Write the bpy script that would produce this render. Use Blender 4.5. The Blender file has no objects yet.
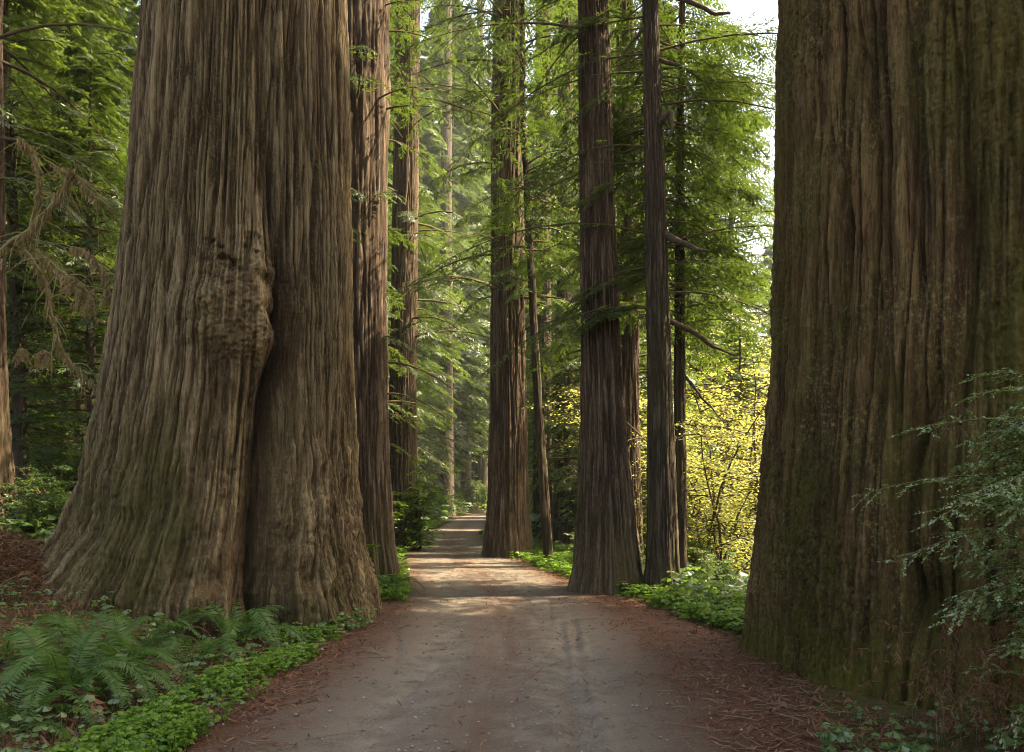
import bpy, math, random
import numpy as np
from mathutils import Vector

# ------------------------------------------------------------------ camera, sky, sun, exposure
scene = bpy.context.scene
COL = scene.collection
F_PX, HOR, CAM_H = 800.0, 500.0, 1.65
cam_d = bpy.data.cameras.new('camera')
cam_d.sensor_width = 36.0
cam_d.lens = 36.0 * F_PX / 1024.0
cam_d.shift_y = (HOR - 376.0) / 1024.0
cam_d.clip_start, cam_d.clip_end = 0.05, 3000.0
cam = bpy.data.objects.new('camera', cam_d)
COL.objects.link(cam)
cam.location = (0, 0, CAM_H)
cam.rotation_euler = (math.radians(90), 0, 0)
scene.camera = cam

SUN_EL, SUN_AZ = math.radians(50), math.radians(6)      # azimuth measured from +X (right) towards +Y (ahead)
SUN = Vector((math.cos(SUN_EL) * math.cos(SUN_AZ), math.cos(SUN_EL) * math.sin(SUN_AZ), math.sin(SUN_EL)))
world = bpy.data.worlds.new('World')
scene.world = world
world.use_nodes = True
wn = world.node_tree
wn.nodes.clear()
sky = wn.nodes.new('ShaderNodeTexSky')
sky.sky_type = 'NISHITA'
sky.sun_disc = False
sky.sun_elevation = SUN_EL
sky.sun_rotation = math.radians(90) - SUN_AZ
sky.air_density, sky.dust_density, sky.ozone_density = 1.0, 4.0, 1.0
bg = wn.nodes.new('ShaderNodeBackground')
bg.inputs['Strength'].default_value = 0.15
wo = wn.nodes.new('ShaderNodeOutputWorld')
wn.links.new(sky.outputs[0], bg.inputs[0])
wn.links.new(bg.outputs[0], wo.inputs[0])
sun_d = bpy.data.lights.new('sun', 'SUN')
sun_d.energy = 5.0
sun_d.angle = math.radians(0.55)
sun_d.color = (1.0, 0.93, 0.80)
sun = bpy.data.objects.new('sun', sun_d)
COL.objects.link(sun)
sun.rotation_euler = SUN.to_track_quat('Z', 'Y').to_euler()
sun.location = (60, 10, 60)
vs = scene.view_settings
vs.view_transform, vs.look, vs.gamma, vs.exposure = 'Standard', 'None', 1.0, 2.2
vs.use_curve_mapping = False
vs.use_white_balance = True
vs.white_balance_temperature, vs.white_balance_tint = 7900, 10
scene.render.engine = 'CYCLES'
cy = scene.cycles
cy.use_denoising = True
cy.max_bounces, cy.diffuse_bounces, cy.glossy_bounces, cy.transmission_bounces, cy.transparent_max_bounces = 7, 5, 2, 5, 4
cy.volume_bounces = 0
cy.filter_width = 1.0
cy.use_adaptive_sampling = True
cy.adaptive_threshold = 0.02
cy.sample_clamp_indirect = 6.0
cy.caustics_reflective = cy.caustics_refractive = False

# ------------------------------------------------------------------ maths helpers
_r = np.random.RandomState(7)
_perm = np.tile(_r.permutation(256), 3)
_grad = _r.normal(size=(256, 3))
_grad /= np.linalg.norm(_grad, axis=1)[:, None]


def pn(x, y, z, seed=0):
    """3-D gradient noise, about -0.7..0.7"""
    x = np.asarray(x, float) + seed * 17.31
    y = np.asarray(y, float) + seed * 5.77
    z = np.asarray(z, float) - seed * 9.13
    x, y, z = np.broadcast_arrays(x, y, z)
    xi, yi, zi = np.floor(x).astype(int), np.floor(y).astype(int), np.floor(z).astype(int)
    xf, yf, zf = x - xi, y - yi, z - zi
    u, v, w = [t * t * t * (t * (t * 6 - 15) + 10) for t in (xf, yf, zf)]
    xi &= 255; yi &= 255; zi &= 255

    def g(i, j, k):
        h = _perm[_perm[_perm[xi + i] + yi + j] + zi + k]
        gr = _grad[h]
        return gr[..., 0] * (xf - i) + gr[..., 1] * (yf - j) + gr[..., 2] * (zf - k)
    a = g(0, 0, 0) * (1 - u) + g(1, 0, 0) * u
    b = g(0, 1, 0) * (1 - u) + g(1, 1, 0) * u
    c = g(0, 0, 1) * (1 - u) + g(1, 0, 1) * u
    d = g(0, 1, 1) * (1 - u) + g(1, 1, 1) * u
    return (a * (1 - v) + b * v) * (1 - w) + (c * (1 - v) + d * v) * w


def sstep(a, b, x):
    t = np.clip((np.asarray(x, float) - a) / (b - a), 0, 1)
    return t * t * (3 - 2 * t)


def nrm(v):
    return v / (np.linalg.norm(v, axis=-1, keepdims=True) + 1e-9)


def hsh(i, j, k):
    i = np.asarray(i).astype(int); j = np.asarray(j).astype(int)
    return _perm[(_perm[(_perm[(i + k) & 255] + j) & 255] + 7 * k) & 255] / 255.0


def strips(u, z, width, length, seed):
    """torn vertical strips of bark: (height 0..1 of the strip, closeness to its edge 0..1)"""
    q = u / width
    i = np.floor(q)
    f = q - i
    ln = length * (.6 + 1.1 * hsh(i, 0 * i, seed + 3))
    w = z / ln + 9.7 * hsh(i, 0 * i + 5, seed + 4)
    j = np.floor(w)
    g = w - j
    h = hsh(i, j, seed) * (1 - sstep(.78, 1, g)) + hsh(i, j + 1, seed) * sstep(.78, 1, g)
    e = np.minimum(f, 1 - f)
    return h, 1 - np.clip(e / .22, 0, 1)


# ------------------------------------------------------------------ object helpers
def tag(o, label=None, cat=None, group=None, kind=None):
    if label: o['label'] = label
    if cat: o['category'] = cat
    if group: o['group'] = group
    if kind: o['kind'] = kind
    return o


def empty(name, loc, label, cat, group=None):
    o = bpy.data.objects.new(name, None)
    o.empty_display_size = 0.2
    COL.objects.link(o)
    o.location = loc
    return tag(o, label, cat, group)


def mesh_data(name, V, faces, mats, midx=None, attrs=None, smooth=False, uv=None):
    """V (n,3); faces a list of int arrays (m,k)"""
    me = bpy.data.meshes.new(name)
    V = np.asarray(V, np.float32)
    me.vertices.add(len(V))
    me.vertices.foreach_set('co', V.ravel())
    loops = np.concatenate([f.ravel() for f in faces]).astype(np.int32)
    tot = np.concatenate([np.full(len(f), f.shape[1], np.int32) for f in faces])
    start = np.concatenate([[0], np.cumsum(tot)[:-1]]).astype(np.int32)
    me.loops.add(len(loops))
    me.loops.foreach_set('vertex_index', loops)
    me.polygons.add(len(tot))
    me.polygons.foreach_set('loop_start', start)
    me.polygons.foreach_set('loop_total', tot)
    for m in mats:
        me.materials.append(m)
    if midx is not None:
        me.polygons.foreach_set('material_index', np.asarray(midx, np.int32))
    me.update(calc_edges=True)
    if smooth is not False:
        arr = np.full(len(tot), True) if smooth is True else np.asarray(smooth, bool)
        me.polygons.foreach_set('use_smooth', arr)
    for k, v in (attrs or {}).items():
        a = me.attributes.new(k, 'FLOAT', 'POINT')
        a.data.foreach_set('value', np.asarray(v, np.float32))
    if uv is not None:
        l = me.uv_layers.new(name='uv')
        l.data.foreach_set('uv', np.asarray(uv, np.float32)[loops].ravel())
    me.validate(clean_customdata=False)
    return me


def link(name, me, parent=None, loc=None):
    o = bpy.data.objects.new(name, me)
    COL.objects.link(o)
    if parent: o.parent = parent
    if loc is not None: o.location = loc
    return o


class MB:
    """collects pieces into one mesh"""
    def __init__(self):
        self.V, self.F, self.M, self.T, self.S, self.n = [], [], [], [], [], 0

    def add(self, V, F, mat=0, tint=0.5, smooth=False):
        V = np.asarray(V, float).reshape(-1, 3)
        F = np.asarray(F, int)
        self.V.append(V); self.F.append(F + self.n)
        self.M.append(np.full(len(F), mat)); self.S.append(np.full(len(F), smooth))
        self.T.append(np.broadcast_to(np.asarray(tint, float), (len(V),)))
        self.n += len(V)

    def leaves(self, P, D, N, L, W, tint, mat=0, fold=0.12, wide=0.42):
        P, D, N = (np.asarray(a, float).reshape(-1, 3) for a in (P, D, N))
        n = len(P)
        if n == 0: return
        D = nrm(D); S = nrm(np.cross(D, N)); N = np.cross(S, D)
        L = np.broadcast_to(np.asarray(L, float), (n,))[:, None]
        W = np.broadcast_to(np.asarray(W, float), (n,))[:, None]
        V = np.stack([P, P + D * L * wide + S * W * .5 - N * W * fold, P + D * L - N * L * .08,
                      P + D * L * wide - S * W * .5 - N * W * fold], 1)
        t = np.repeat(np.broadcast_to(np.asarray(tint, float), (n,)), 4)
        self.add(V, np.arange(4 * n).reshape(n, 4), mat, t)

    def tubes(self, P, R, sides=5, mat=1, tint=0.5):
        """P (N,K,3) polylines, R (N,K) or (K,) radii"""
        P = np.asarray(P, float)
        if P.ndim == 2: P = P[None]
        N, K, _ = P.shape
        R = np.broadcast_to(np.asarray(R, float), (N, K))
        T = np.gradient(P, axis=1)
        T = nrm(T)
        ref = np.where(np.abs(T[..., 2:3]) > .9, np.array([1., 0, 0]), np.array([0, 0, 1.]))
        A = nrm(np.cross(T, ref)); B = np.cross(T, A)
        ang = np.arange(sides) / sides * 2 * np.pi
        V = P[:, :, None] + R[:, :, None, None] * (A[:, :, None] * np.cos(ang)[:, None] + B[:, :, None] * np.sin(ang)[:, None])
        idx = np.arange(N * K * sides).reshape(N, K, sides)
        a = idx[:, :-1]; b = idx[:, 1:]
        F = np.stack([a, np.roll(a, -1, 2), np.roll(b, -1, 2), b], -1).reshape(-1, 4)
        self.add(V, F, mat, tint, True)

    def data(self, name, mats, smooth=None):
        return mesh_data(name, np.concatenate(self.V), [np.concatenate(self.F)], mats, np.concatenate(self.M),
                         {'tint': np.concatenate(self.T)}, np.concatenate(self.S))


# ------------------------------------------------------------------ materials
def new_mat(name):
    m = bpy.data.materials.new(name)
    m.use_nodes = True
    nt = m.node_tree
    nt.nodes.clear()
    out = nt.nodes.new('ShaderNodeOutputMaterial')
    return m, nt, out


def N(nt, typ, **kw):
    n = nt.nodes.new(typ)
    for k, v in kw.items():
        if k.startswith('i_'):
            key = k[2:]
            n.inputs[int(key) if key.isdigit() else key.replace('_', ' ')].default_value = v
        else:
            setattr(n, k, v)
    return n


def ramp(nt, fac, stops):
    r = nt.nodes.new('ShaderNodeValToRGB')
    el = r.color_ramp.elements
    while len(el) < len(stops): el.new(0.5)
    for e, (p, c) in zip(el, stops):
        e.position = p
        e.color = (*c, 1) if len(c) == 3 else c
    nt.links.new(fac, r.inputs[0])
    return r.outputs[0]


def mixc(nt, fac, a, b, blend='MIX'):
    m = nt.nodes.new('ShaderNodeMix')
    m.data_type = 'RGBA'
    m.blend_type = blend
    for sock, val in ((m.inputs[0], fac), (m.inputs[6], a), (m.inputs[7], b)):
        if isinstance(val, bpy.types.NodeSocket): nt.links.new(val, sock)
        elif isinstance(val, (int, float)): sock.default_value = val
        else: sock.default_value = (*val, 1)
    return m.outputs[2]


def math_n(nt, op, a, b=0.0, clamp=False):
    m = nt.nodes.new('ShaderNodeMath')
    m.operation = op
    m.use_clamp = clamp
    for s, v in ((m.inputs[0], a), (m.inputs[1], b)):
        if isinstance(v, bpy.types.NodeSocket): nt.links.new(v, s)
        else: s.default_value = v
    return m.outputs[0]


def noise(nt, coord, scale, detail=4, rough=0.55, vec=(1, 1, 1), dist=0.0):
    mp = nt.nodes.new('ShaderNodeMapping')
    mp.inputs['Scale'].default_value = vec
    nt.links.new(coord, mp.inputs[0])
    n = N(nt, 'ShaderNodeTexNoise')
    n.inputs['Scale'].default_value = scale
    n.inputs['Detail'].default_value = detail
    n.inputs['Roughness'].default_value = rough
    n.inputs['Distortion'].default_value = dist
    nt.links.new(mp.outputs[0], n.inputs[0])
    return n.outputs[0]


def bark_mat(name, dark, mid, pale, moss=(0.075, 0.085, 0.018), moss_amt=0.5, moss_h=(0.0, 5.0), moss_top=0.1, bump=0.9, fs=1.0, lichen=0.0):
    """fibrous bark: stretched noise for the fibre colours, moss in patches"""
    m, nt, out = new_mat(name)
    tc = N(nt, 'ShaderNodeTexCoord').outputs['Object']
    fur = N(nt, 'ShaderNodeAttribute', attribute_name='tint').outputs['Fac']
    f1 = noise(nt, tc, 7 * fs, 5, .6, (1, 1, .06), .4)
    f2 = noise(nt, tc, 34 * fs, 4, .7, (1, 1, .12))
    f3 = noise(nt, tc, 15 * fs, 5, .7, (1, 1, .06), .3)
    big = noise(nt, tc, .55, 4, .6, (1, 1, .5))
    mixf = math_n(nt, 'ADD', math_n(nt, 'ADD', math_n(nt, 'MULTIPLY', f1, .22), math_n(nt, 'MULTIPLY', f3, .46)), math_n(nt, 'MULTIPLY', f2, .42))
    mixf = math_n(nt, 'ADD', math_n(nt, 'MULTIPLY', mixf, .74), math_n(nt, 'MULTIPLY', fur, .26))
    col = ramp(nt, mixf, [(.40, dark), (.51, mid), (.63, pale)])
    col = mixc(nt, math_n(nt, 'MULTIPLY', math_n(nt, 'SUBTRACT', big, .42), 2.2, True), col, mixc(nt, .55, col, (pale[0] * 1.05, pale[1] * .92, pale[2] * .8)))
    if lichen:
        lv = noise(nt, tc, 26, 3, .7)
        lb = noise(nt, tc, 1.1, 3, .6)
        lf = math_n(nt, 'MULTIPLY', math_n(nt, 'MULTIPLY', math_n(nt, 'SUBTRACT', lv, .5), 6, True), math_n(nt, 'MULTIPLY', math_n(nt, 'SUBTRACT', lb, .4), 5, True), True)
        col = mixc(nt, math_n(nt, 'MULTIPLY', lf, lichen), col, (.16, .15, .05))
    ck = noise(nt, tc, 11 * fs, 4, .65, (1, 1, .07), .8)
    ckm = math_n(nt, 'SUBTRACT', 1.0, math_n(nt, 'MULTIPLY', math_n(nt, 'ABSOLUTE', math_n(nt, 'SUBTRACT', ck, .5)), 26), True)
    col = mixc(nt, math_n(nt, 'MULTIPLY', ckm, .62), col, (dark[0] * .7, dark[1] * .6, dark[2] * .6))
    # moss
    sep = N(nt, 'ShaderNodeSeparateXYZ')
    nt.links.new(tc, sep.inputs[0])
    hm = N(nt, 'ShaderNodeMapRange', i_1=moss_h[0], i_2=moss_h[1], i_3=1.0, i_4=moss_top)
    nt.links.new(sep.outputs[2], hm.inputs[0])
    mb = noise(nt, tc, 1.3, 6, .68, (1, 1, .55))
    mfn = noise(nt, tc, 30, 5, .8, (1, 1, .6))
    mf = math_n(nt, 'ADD', math_n(nt, 'MULTIPLY', mb, .75), math_n(nt, 'MULTIPLY', mfn, .75))
    my = N(nt, 'ShaderNodeAttribute', attribute_name='mossy').outputs['Fac']
    mf = math_n(nt, 'ADD', mf, math_n(nt, 'MULTIPLY', math_n(nt, 'SUBTRACT', my, .5), .55))
    mf = math_n(nt, 'MULTIPLY', math_n(nt, 'SUBTRACT', mf, .72), 5.0, True)
    mf = math_n(nt, 'MULTIPLY', math_n(nt, 'MULTIPLY', mf, hm.outputs[0]), moss_amt, True)
    mcol = ramp(nt, mfn, [(.3, (moss[0] * .55, moss[1] * .55, moss[2] * .6)), (.7, moss)])
    col = mixc(nt, mf, col, mcol)
    b1 = N(nt, 'ShaderNodeBump', i_Strength=bump, i_Distance=.035 / fs)
    bh = math_n(nt, 'ADD', math_n(nt, 'ADD', math_n(nt, 'MULTIPLY', f3, 1.1), math_n(nt, 'MULTIPLY', f2, .7)), math_n(nt, 'MULTIPLY', math_n(nt, 'MULTIPLY', mfn, mf), .7))
    nt.links.new(bh, b1.inputs['Height'])
    p = N(nt, 'ShaderNodeBsdfPrincipled')
    p.inputs['Roughness'].default_value = .9
    p.inputs['Specular IOR Level'].default_value = .15
    nt.links.new(col, p.inputs['Base Color'])
    nt.links.new(b1.outputs[0], p.inputs['Normal'])
    nt.links.new(p.outputs[0], out.inputs[0])
    return m


def leaf_mat(name, c0, c1, trans=0.5, tcol=None, gloss=0.06, rough=.45):
    """two-sided leaf: diffuse + light passing through; 'tint' per leaf, a hue drift per plant"""
    m, nt, out = new_mat(name)
    t = N(nt, 'ShaderNodeAttribute', attribute_name='tint').outputs['Fac']
    oi = N(nt, 'ShaderNodeObjectInfo').outputs['Random']
    f = math_n(nt, 'ADD', math_n(nt, 'MULTIPLY', t, .8), math_n(nt, 'MULTIPLY', oi, .25), True)
    col = mixc(nt, f, c0, c1)
    d = N(nt, 'ShaderNodeBsdfDiffuse')
    nt.links.new(col, d.inputs[0])
    tr = N(nt, 'ShaderNodeBsdfTranslucent')
    if tcol:
        tc_ = mixc(nt, f, (tcol[0] * .7, tcol[1] * .7, tcol[2] * .7), tcol)
    else:
        tc_ = mixc(nt, 1.0, col, (1.5, 1.45, .7), 'MULTIPLY')
    nt.links.new(tc_, tr.inputs[0])
    ms = N(nt, 'ShaderNodeMixShader', i_0=trans)
    nt.links.new(d.outputs[0], ms.inputs[1]); nt.links.new(tr.outputs[0], ms.inputs[2])
    if gloss:
        g = N(nt, 'ShaderNodeBsdfGlossy', i_Roughness=rough)
        m2 = N(nt, 'ShaderNodeMixShader', i_0=gloss)
        nt.links.new(ms.outputs[0], m2.inputs[1]); nt.links.new(g.outputs[0], m2.inputs[2])
        ms = m2
    nt.links.new(ms.outputs[0], out.inputs[0])
    return m


def plain_mat(name, c0, c1, scale=30, vec=(1, 1, 1), rough=.9):
    m, nt, out = new_mat(name)
    tc = N(nt, 'ShaderNodeTexCoord').outputs['Object']
    t = N(nt, 'ShaderNodeAttribute', attribute_name='tint').outputs['Fac']
    n = noise(nt, tc, scale, 4, .6, vec)
    f = math_n(nt, 'ADD', math_n(nt, 'MULTIPLY', n, .6), math_n(nt, 'MULTIPLY', t, .5), True)
    f = math_n(nt, 'MULTIPLY', math_n(nt, 'SUBTRACT', f, .2), 1.6, True)
    p = N(nt, 'ShaderNodeBsdfPrincipled', i_Roughness=rough)
    p.inputs['Specular IOR Level'].default_value = .15
    nt.links.new(mixc(nt, f, c0, c1), p.inputs['Base Color'])
    b = N(nt, 'ShaderNodeBump', i_Strength=.5, i_Distance=.01)
    nt.links.new(n, b.inputs['Height']); nt.links.new(b.outputs[0], p.inputs['Normal'])
    nt.links.new(p.outputs[0], out.inputs[0])
    return m


M_BARK_A = bark_mat('bark_grey_brown', (.036, .021, .010), (.128, .092, .048), (.225, .170, .098), moss=(.075, .072, .016), moss_amt=.85, moss_h=(.3, 7.5), moss_top=.30, lichen=.5)
M_BARK_B = bark_mat('bark_mossy_brown', (.028, .014, .006), (.088, .052, .021), (.165, .108, .046), moss=(.088, .080, .013), moss_amt=.9, moss_h=(0, 6.5), moss_top=.6, lichen=1.0)
M_BARK_C = bark_mat('bark_red_brown', (.032, .020, .012), (.105, .073, .047), (.20, .150, .102), moss_amt=.5, moss_h=(0, 4), fs=2.0, moss_top=.12)
M_BARK_D = bark_mat('bark_dark', (.026, .018, .012), (.078, .058, .039), (.145, .112, .076), moss_amt=.6, moss_h=(0, 6), fs=3.0, moss_top=.3)
M_BARK_FAR = bark_mat('bark_far', (.045, .034, .024), (.095, .075, .052), (.155, .125, .09), moss_amt=.3, fs=1.2)
M_TWIG = plain_mat('twig', (.05, .035, .02), (.13, .09, .05), 25)
M_MOSSTWIG = plain_mat('mossy_twig', (.10, .085, .03), (.26, .21, .09), 14)
M_DEAD = leaf_mat('dead_foliage', (.075, .036, .018), (.20, .105, .054), .25, gloss=.02)
M_DRAPE = leaf_mat('hanging_moss', (.13, .10, .045), (.30, .22, .12), .35, gloss=0)
M_CON = leaf_mat('conifer_needles', (.026, .055, .010), (.070, .105, .018), .42, (.12, .19, .022))
M_CON2 = leaf_mat('conifer_needles_lit_tone', (.042, .082, .013), (.10, .14, .022), .45, (.19, .28, .03))  # lighter needle tone; brightens boughs as if sunlit
M_MAPLE = leaf_mat('maple_leaves', (.11, .18, .03), (.32, .33, .09), .55, (.62, .60, .13))
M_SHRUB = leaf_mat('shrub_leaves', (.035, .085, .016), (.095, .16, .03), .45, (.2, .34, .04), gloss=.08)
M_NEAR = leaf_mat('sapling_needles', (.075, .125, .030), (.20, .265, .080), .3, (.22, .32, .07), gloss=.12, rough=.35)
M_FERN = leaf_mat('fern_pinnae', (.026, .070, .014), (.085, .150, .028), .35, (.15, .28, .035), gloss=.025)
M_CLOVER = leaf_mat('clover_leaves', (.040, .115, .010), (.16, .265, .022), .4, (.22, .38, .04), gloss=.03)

# ------------------------------------------------------------------ road line and terrain
_ry = np.array([-40, 0, 5.2, 8.5, 12.5, 16, 22, 28, 33, 43, 53, 66, 80, 95, 115, 140.])
_rc = np.array([-.9, -.55, -.28, -.02, -.12, -.50, -1.42, -2.1, -2.55, -2.9, -3.15, -3.5, -3.75, -3.2, 3.0, 15.])


def road_c(y):
    return np.interp(y, _ry, _rc) * .5 + .25 * (np.interp(np.asarray(y) - 2.5, _ry, _rc) + np.interp(np.asarray(y) + 2.5, _ry, _rc))


def terr(x, y):
    x = np.asarray(x, float); y = np.asarray(y, float)
    s = x - road_c(y)
    l = np.maximum(0, -s - 2.3)
    h = .13 * l * sstep(0, 2.5, l) + .004 * l * l
    h = np.where(l > 30, .13 * 30 + 3.6 + (l - 30) * .08, h)
    bank = sstep(11, 22, y) * sstep(2.0, 5, -s) * .7
    h = h + bank
    r = np.maximum(0, s - 2.6)
    h = h - (1.6 * sstep(0, 9, r)) * sstep(10, 17, y)
    h = h + .10 * r * sstep(30, 60, r) * .5
    far = np.maximum(0, y - 75)
    h = h + sstep(3.0, 7, np.abs(s)) * far * .12
    rough = sstep(2.2, 3.6, np.abs(s))
    h = h + rough * (.16 * pn(x * .5, y * .5, 0, 3) + .07 * pn(x * 1.7, y * 1.7, 0, 4))
    # shallow wheel tracks and crown on the road
    h = h + (1 - rough) * sstep(17, 8, y) * (.02 * pn(x * .8, y * .3, 0, 5) - .045 * np.exp(-((np.abs(s) - .78) / .32) ** 2) - .03 * np.exp(-((pn(x * .9, y * .35, 0, 14) - .25) / .1) ** 2))
    # root mound at the left giant
    h = h + .55 * np.exp(-(((x + 6.9) / 1.3) ** 2 + ((y - 10.4) / 1.4) ** 2))
    return h


def grid_coords(a, b, fine0, fine1, df, grow=1.12):
    c = list(np.arange(fine0, fine1 + 1e-6, df))
    d = df
    while c[-1] < b:
        d *= grow; c.append(c[-1] + d)
    d = df
    while c[0] > a:
        d *= grow; c.insert(0, c[0] - d)
    return np.array(c)


def grid_faces(nr, nc, wrap=False):
    idx = np.arange(nr * nc).reshape(nr, nc)
    a = idx[:-1]; b = idx[1:]
    if wrap:
        return np.stack([a, np.roll(a, -1, 1), np.roll(b, -1, 1), b], -1).reshape(-1, 4)
    return np.stack([a[:, :-1], a[:, 1:], b[:, 1:], b[:, :-1]], -1).reshape(-1, 4)


def ground_mat():
    m, nt, out = new_mat('forest_floor')
    tc = N(nt, 'ShaderNodeTexCoord').outputs['Object']
    a = noise(nt, tc, 24, 6, .7)
    b = noise(nt, tc, 1.1, 5, .65)
    c = noise(nt, tc, 70, 3, .6)
    col = ramp(nt, a, [(.3, (.030, .017, .010)), (.5, (.085, .045, .025)), (.7, (.17, .095, .055))])
    mf = math_n(nt, 'MULTIPLY', math_n(nt, 'SUBTRACT', b, .44), 5, True)
    mo = ramp(nt, c, [(.3, (.02, .035, .008)), (.7, (.07, .095, .02))])
    col = mixc(nt, mf, col, mo)
    p = N(nt, 'ShaderNodeBsdfPrincipled', i_Roughness=.95)
    p.inputs['Specular IOR Level'].default_value = .1
    nt.links.new(col, p.inputs['Base Color'])
    bp = N(nt, 'ShaderNodeBump', i_Strength=.8, i_Distance=.04)
    nt.links.new(math_n(nt, 'ADD', a, math_n(nt, 'MULTIPLY', c, .4)), bp.inputs['Height'])
    nt.links.new(bp.outputs[0], p.inputs['Normal'])
    nt.links.new(p.outputs[0], out.inputs[0])
    return m


def road_mat():
    m, nt, out = new_mat('dirt_road')
    tc = N(nt, 'ShaderNodeTexCoord').outputs['Object']
    uv = N(nt, 'ShaderNodeUVMap', uv_map='uv').outputs[0]
    sep = N(nt, 'ShaderNodeSeparateXYZ')
    nt.links.new(uv, sep.inputs[0])
    s = sep.outputs[0]                       # metres from the road's centre line
    fine = noise(nt, tc, 45, 6, .7)
    mid = noise(nt, tc, 3.0, 6, .68)
    str_ = noise(nt, uv, 3.2, 4, .6, (1.3, .10, 1))
    spk = noise(nt, tc, 160, 2, .6)
    dirt = ramp(nt, math_n(nt, 'ADD', math_n(nt, 'MULTIPLY', fine, .45), math_n(nt, 'MULTIPLY', mid, .55)), [(.38, (.094, .074, .053)), (.51, (.155, .126, .095)), (.64, (.23, .192, .149))])
    # browner crown between the wheel tracks and streaks along the road
    crown = math_n(nt, 'MULTIPLY', math_n(nt, 'SUBTRACT', .55, math_n(nt, 'ABSOLUTE', math_n(nt, 'ADD', s, math_n(nt, 'MULTIPLY', math_n(nt, 'SUBTRACT', mid, .5), .9)))), 2.2, True)
    cr = math_n(nt, 'MULTIPLY', crown, math_n(nt, 'MULTIPLY', math_n(nt, 'SUBTRACT', math_n(nt, 'ADD', str_, math_n(nt, 'MULTIPLY', fine, .3)), .42), 3.2, True))
    col = mixc(nt, math_n(nt, 'MULTIPLY', cr, .95), dirt, (.115, .072, .050))
    st2 = math_n(nt, 'MULTIPLY', math_n(nt, 'SUBTRACT', str_, .52), 4, True)
    col = mixc(nt, math_n(nt, 'MULTIPLY', st2, .5), col, (.13, .088, .064))
    dk = math_n(nt, 'MULTIPLY', math_n(nt, 'SUBTRACT', spk, .66), 8, True)
    col = mixc(nt, math_n(nt, 'MULTIPLY', dk, .5), col, (.07, .045, .03))
    # litter on the shoulders
    lit = ramp(nt, fine, [(.28, (.038, .018, .010)), (.5, (.10, .047, .026)), (.72, (.20, .105, .060))])
    e = math_n(nt, 'ADD', math_n(nt, 'ABSOLUTE', s), math_n(nt, 'ADD', math_n(nt, 'MULTIPLY', math_n(nt, 'SUBTRACT', mid, .5), 1.5), math_n(nt, 'MULTIPLY', math_n(nt, 'SUBTRACT', fine, .5), .7)))
    ef = math_n(nt, 'DIVIDE', math_n(nt, 'SUBTRACT', e, 1.05), .75, True)
    col = mixc(nt, ef, col, lit)
    p = N(nt, 'ShaderNodeBsdfPrincipled', i_Roughness=.85)
    p.inputs['Specular IOR Level'].default_value = .2
    nt.links.new(col, p.inputs['Base Color'])
    bp = N(nt, 'ShaderNodeBump', i_Strength=.8, i_Distance=.03)
    nt.links.new(math_n(nt, 'ADD', math_n(nt, 'MULTIPLY', fine, math_n(nt, 'ADD', .35, math_n(nt, 'MULTIPLY', ef, .9))), math_n(nt, 'ADD', math_n(nt, 'MULTIPLY', spk, .12), math_n(nt, 'MULTIPLY', str_, .7))), bp.inputs['Height'])
    nt.links.new(bp.outputs[0], p.inputs['Normal'])
    nt.links.new(p.outputs[0], out.inputs[0])
    return m


def build_ground():
    xs = grid_coords(-260, 260, -11, 9, .14, 1.1)
    ys = grid_coords(-150, 380, 3, 26, .16, 1.08)
    X, Y = np.meshgrid(xs, ys)
    Z = terr(X, Y) - .012
    s = np.abs(X - road_c(Y))
    Z = Z - .05 * (1 - sstep(2.3, 2.75, s / np.interp(Y, [10, 14, 20, 30, 45], [1.0, .82, .64, .53, .50]))) * (Y < 140)      # the road sheet lies in a shallow bed
    V = np.stack([X, Y, Z], -1).reshape(-1, 3)
    o = link('ground', mesh_data('ground', V, [grid_faces(len(ys), len(xs))], [ground_mat()], smooth=True))
    tag(o, 'forest floor of brown needle litter and moss', kind='structure')
    ss = np.linspace(-2.85, 2.85, 210)
    yy = np.concatenate([np.arange(-30, 3, .5), np.arange(3, 13, .045), np.arange(13, 30, .1), np.arange(30, 60, .3), np.arange(60, 138, .6)])
    S, Y = np.meshgrid(ss, yy)
    WID = np.interp(Y, [10, 14, 20, 30, 45], [1.0, .82, .64, .53, .50])
    S = S * WID
    X = S + road_c(Y)
    Z = terr(X, Y) + .004 - .075 * sstep(2.6, 2.85, np.abs(S) / WID)
    Z += .010 * sstep(26, 8, Y) * pn(X * 6, Y * 6, 0, 8) + sstep(26, 8, Y) * (.006 * pn(X * 17, Y * 14, 0, 9) + .004 * pn(X * 34, Y * 20, 0, 13))
    Z -= .018 * np.exp(-((pn(X * 1.6, Y * .22, 0, 16) - .1) / .05) ** 2) * sstep(16, 10, Y)
    # a pair of narrow tyre prints at the right
    for off, ph in ((.98, 0.), (1.13, .4)):
        cx = off - .35 + .035 * (Y - 5) + .10 * np.sin(Y * .5 + ph)
        Z -= .030 * np.exp(-((S - cx) / .05) ** 2) * sstep(12, 9, Y) * (1 + .5 * np.sin(Y * 60))
        Z += .016 * np.exp(-((S - cx - .09) / .04) ** 2) * sstep(12, 9, Y)
    V = np.stack([X, Y, Z], -1).reshape(-1, 3)
    o = link('road', mesh_data('road', V, [grid_faces(len(yy), len(ss))], [road_mat()], smooth=True, uv=np.stack([S, Y], -1).reshape(-1, 2)))
    tag(o, 'narrow grey brown dirt road with red needle litter along both edges', kind='structure')


build_ground()


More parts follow.
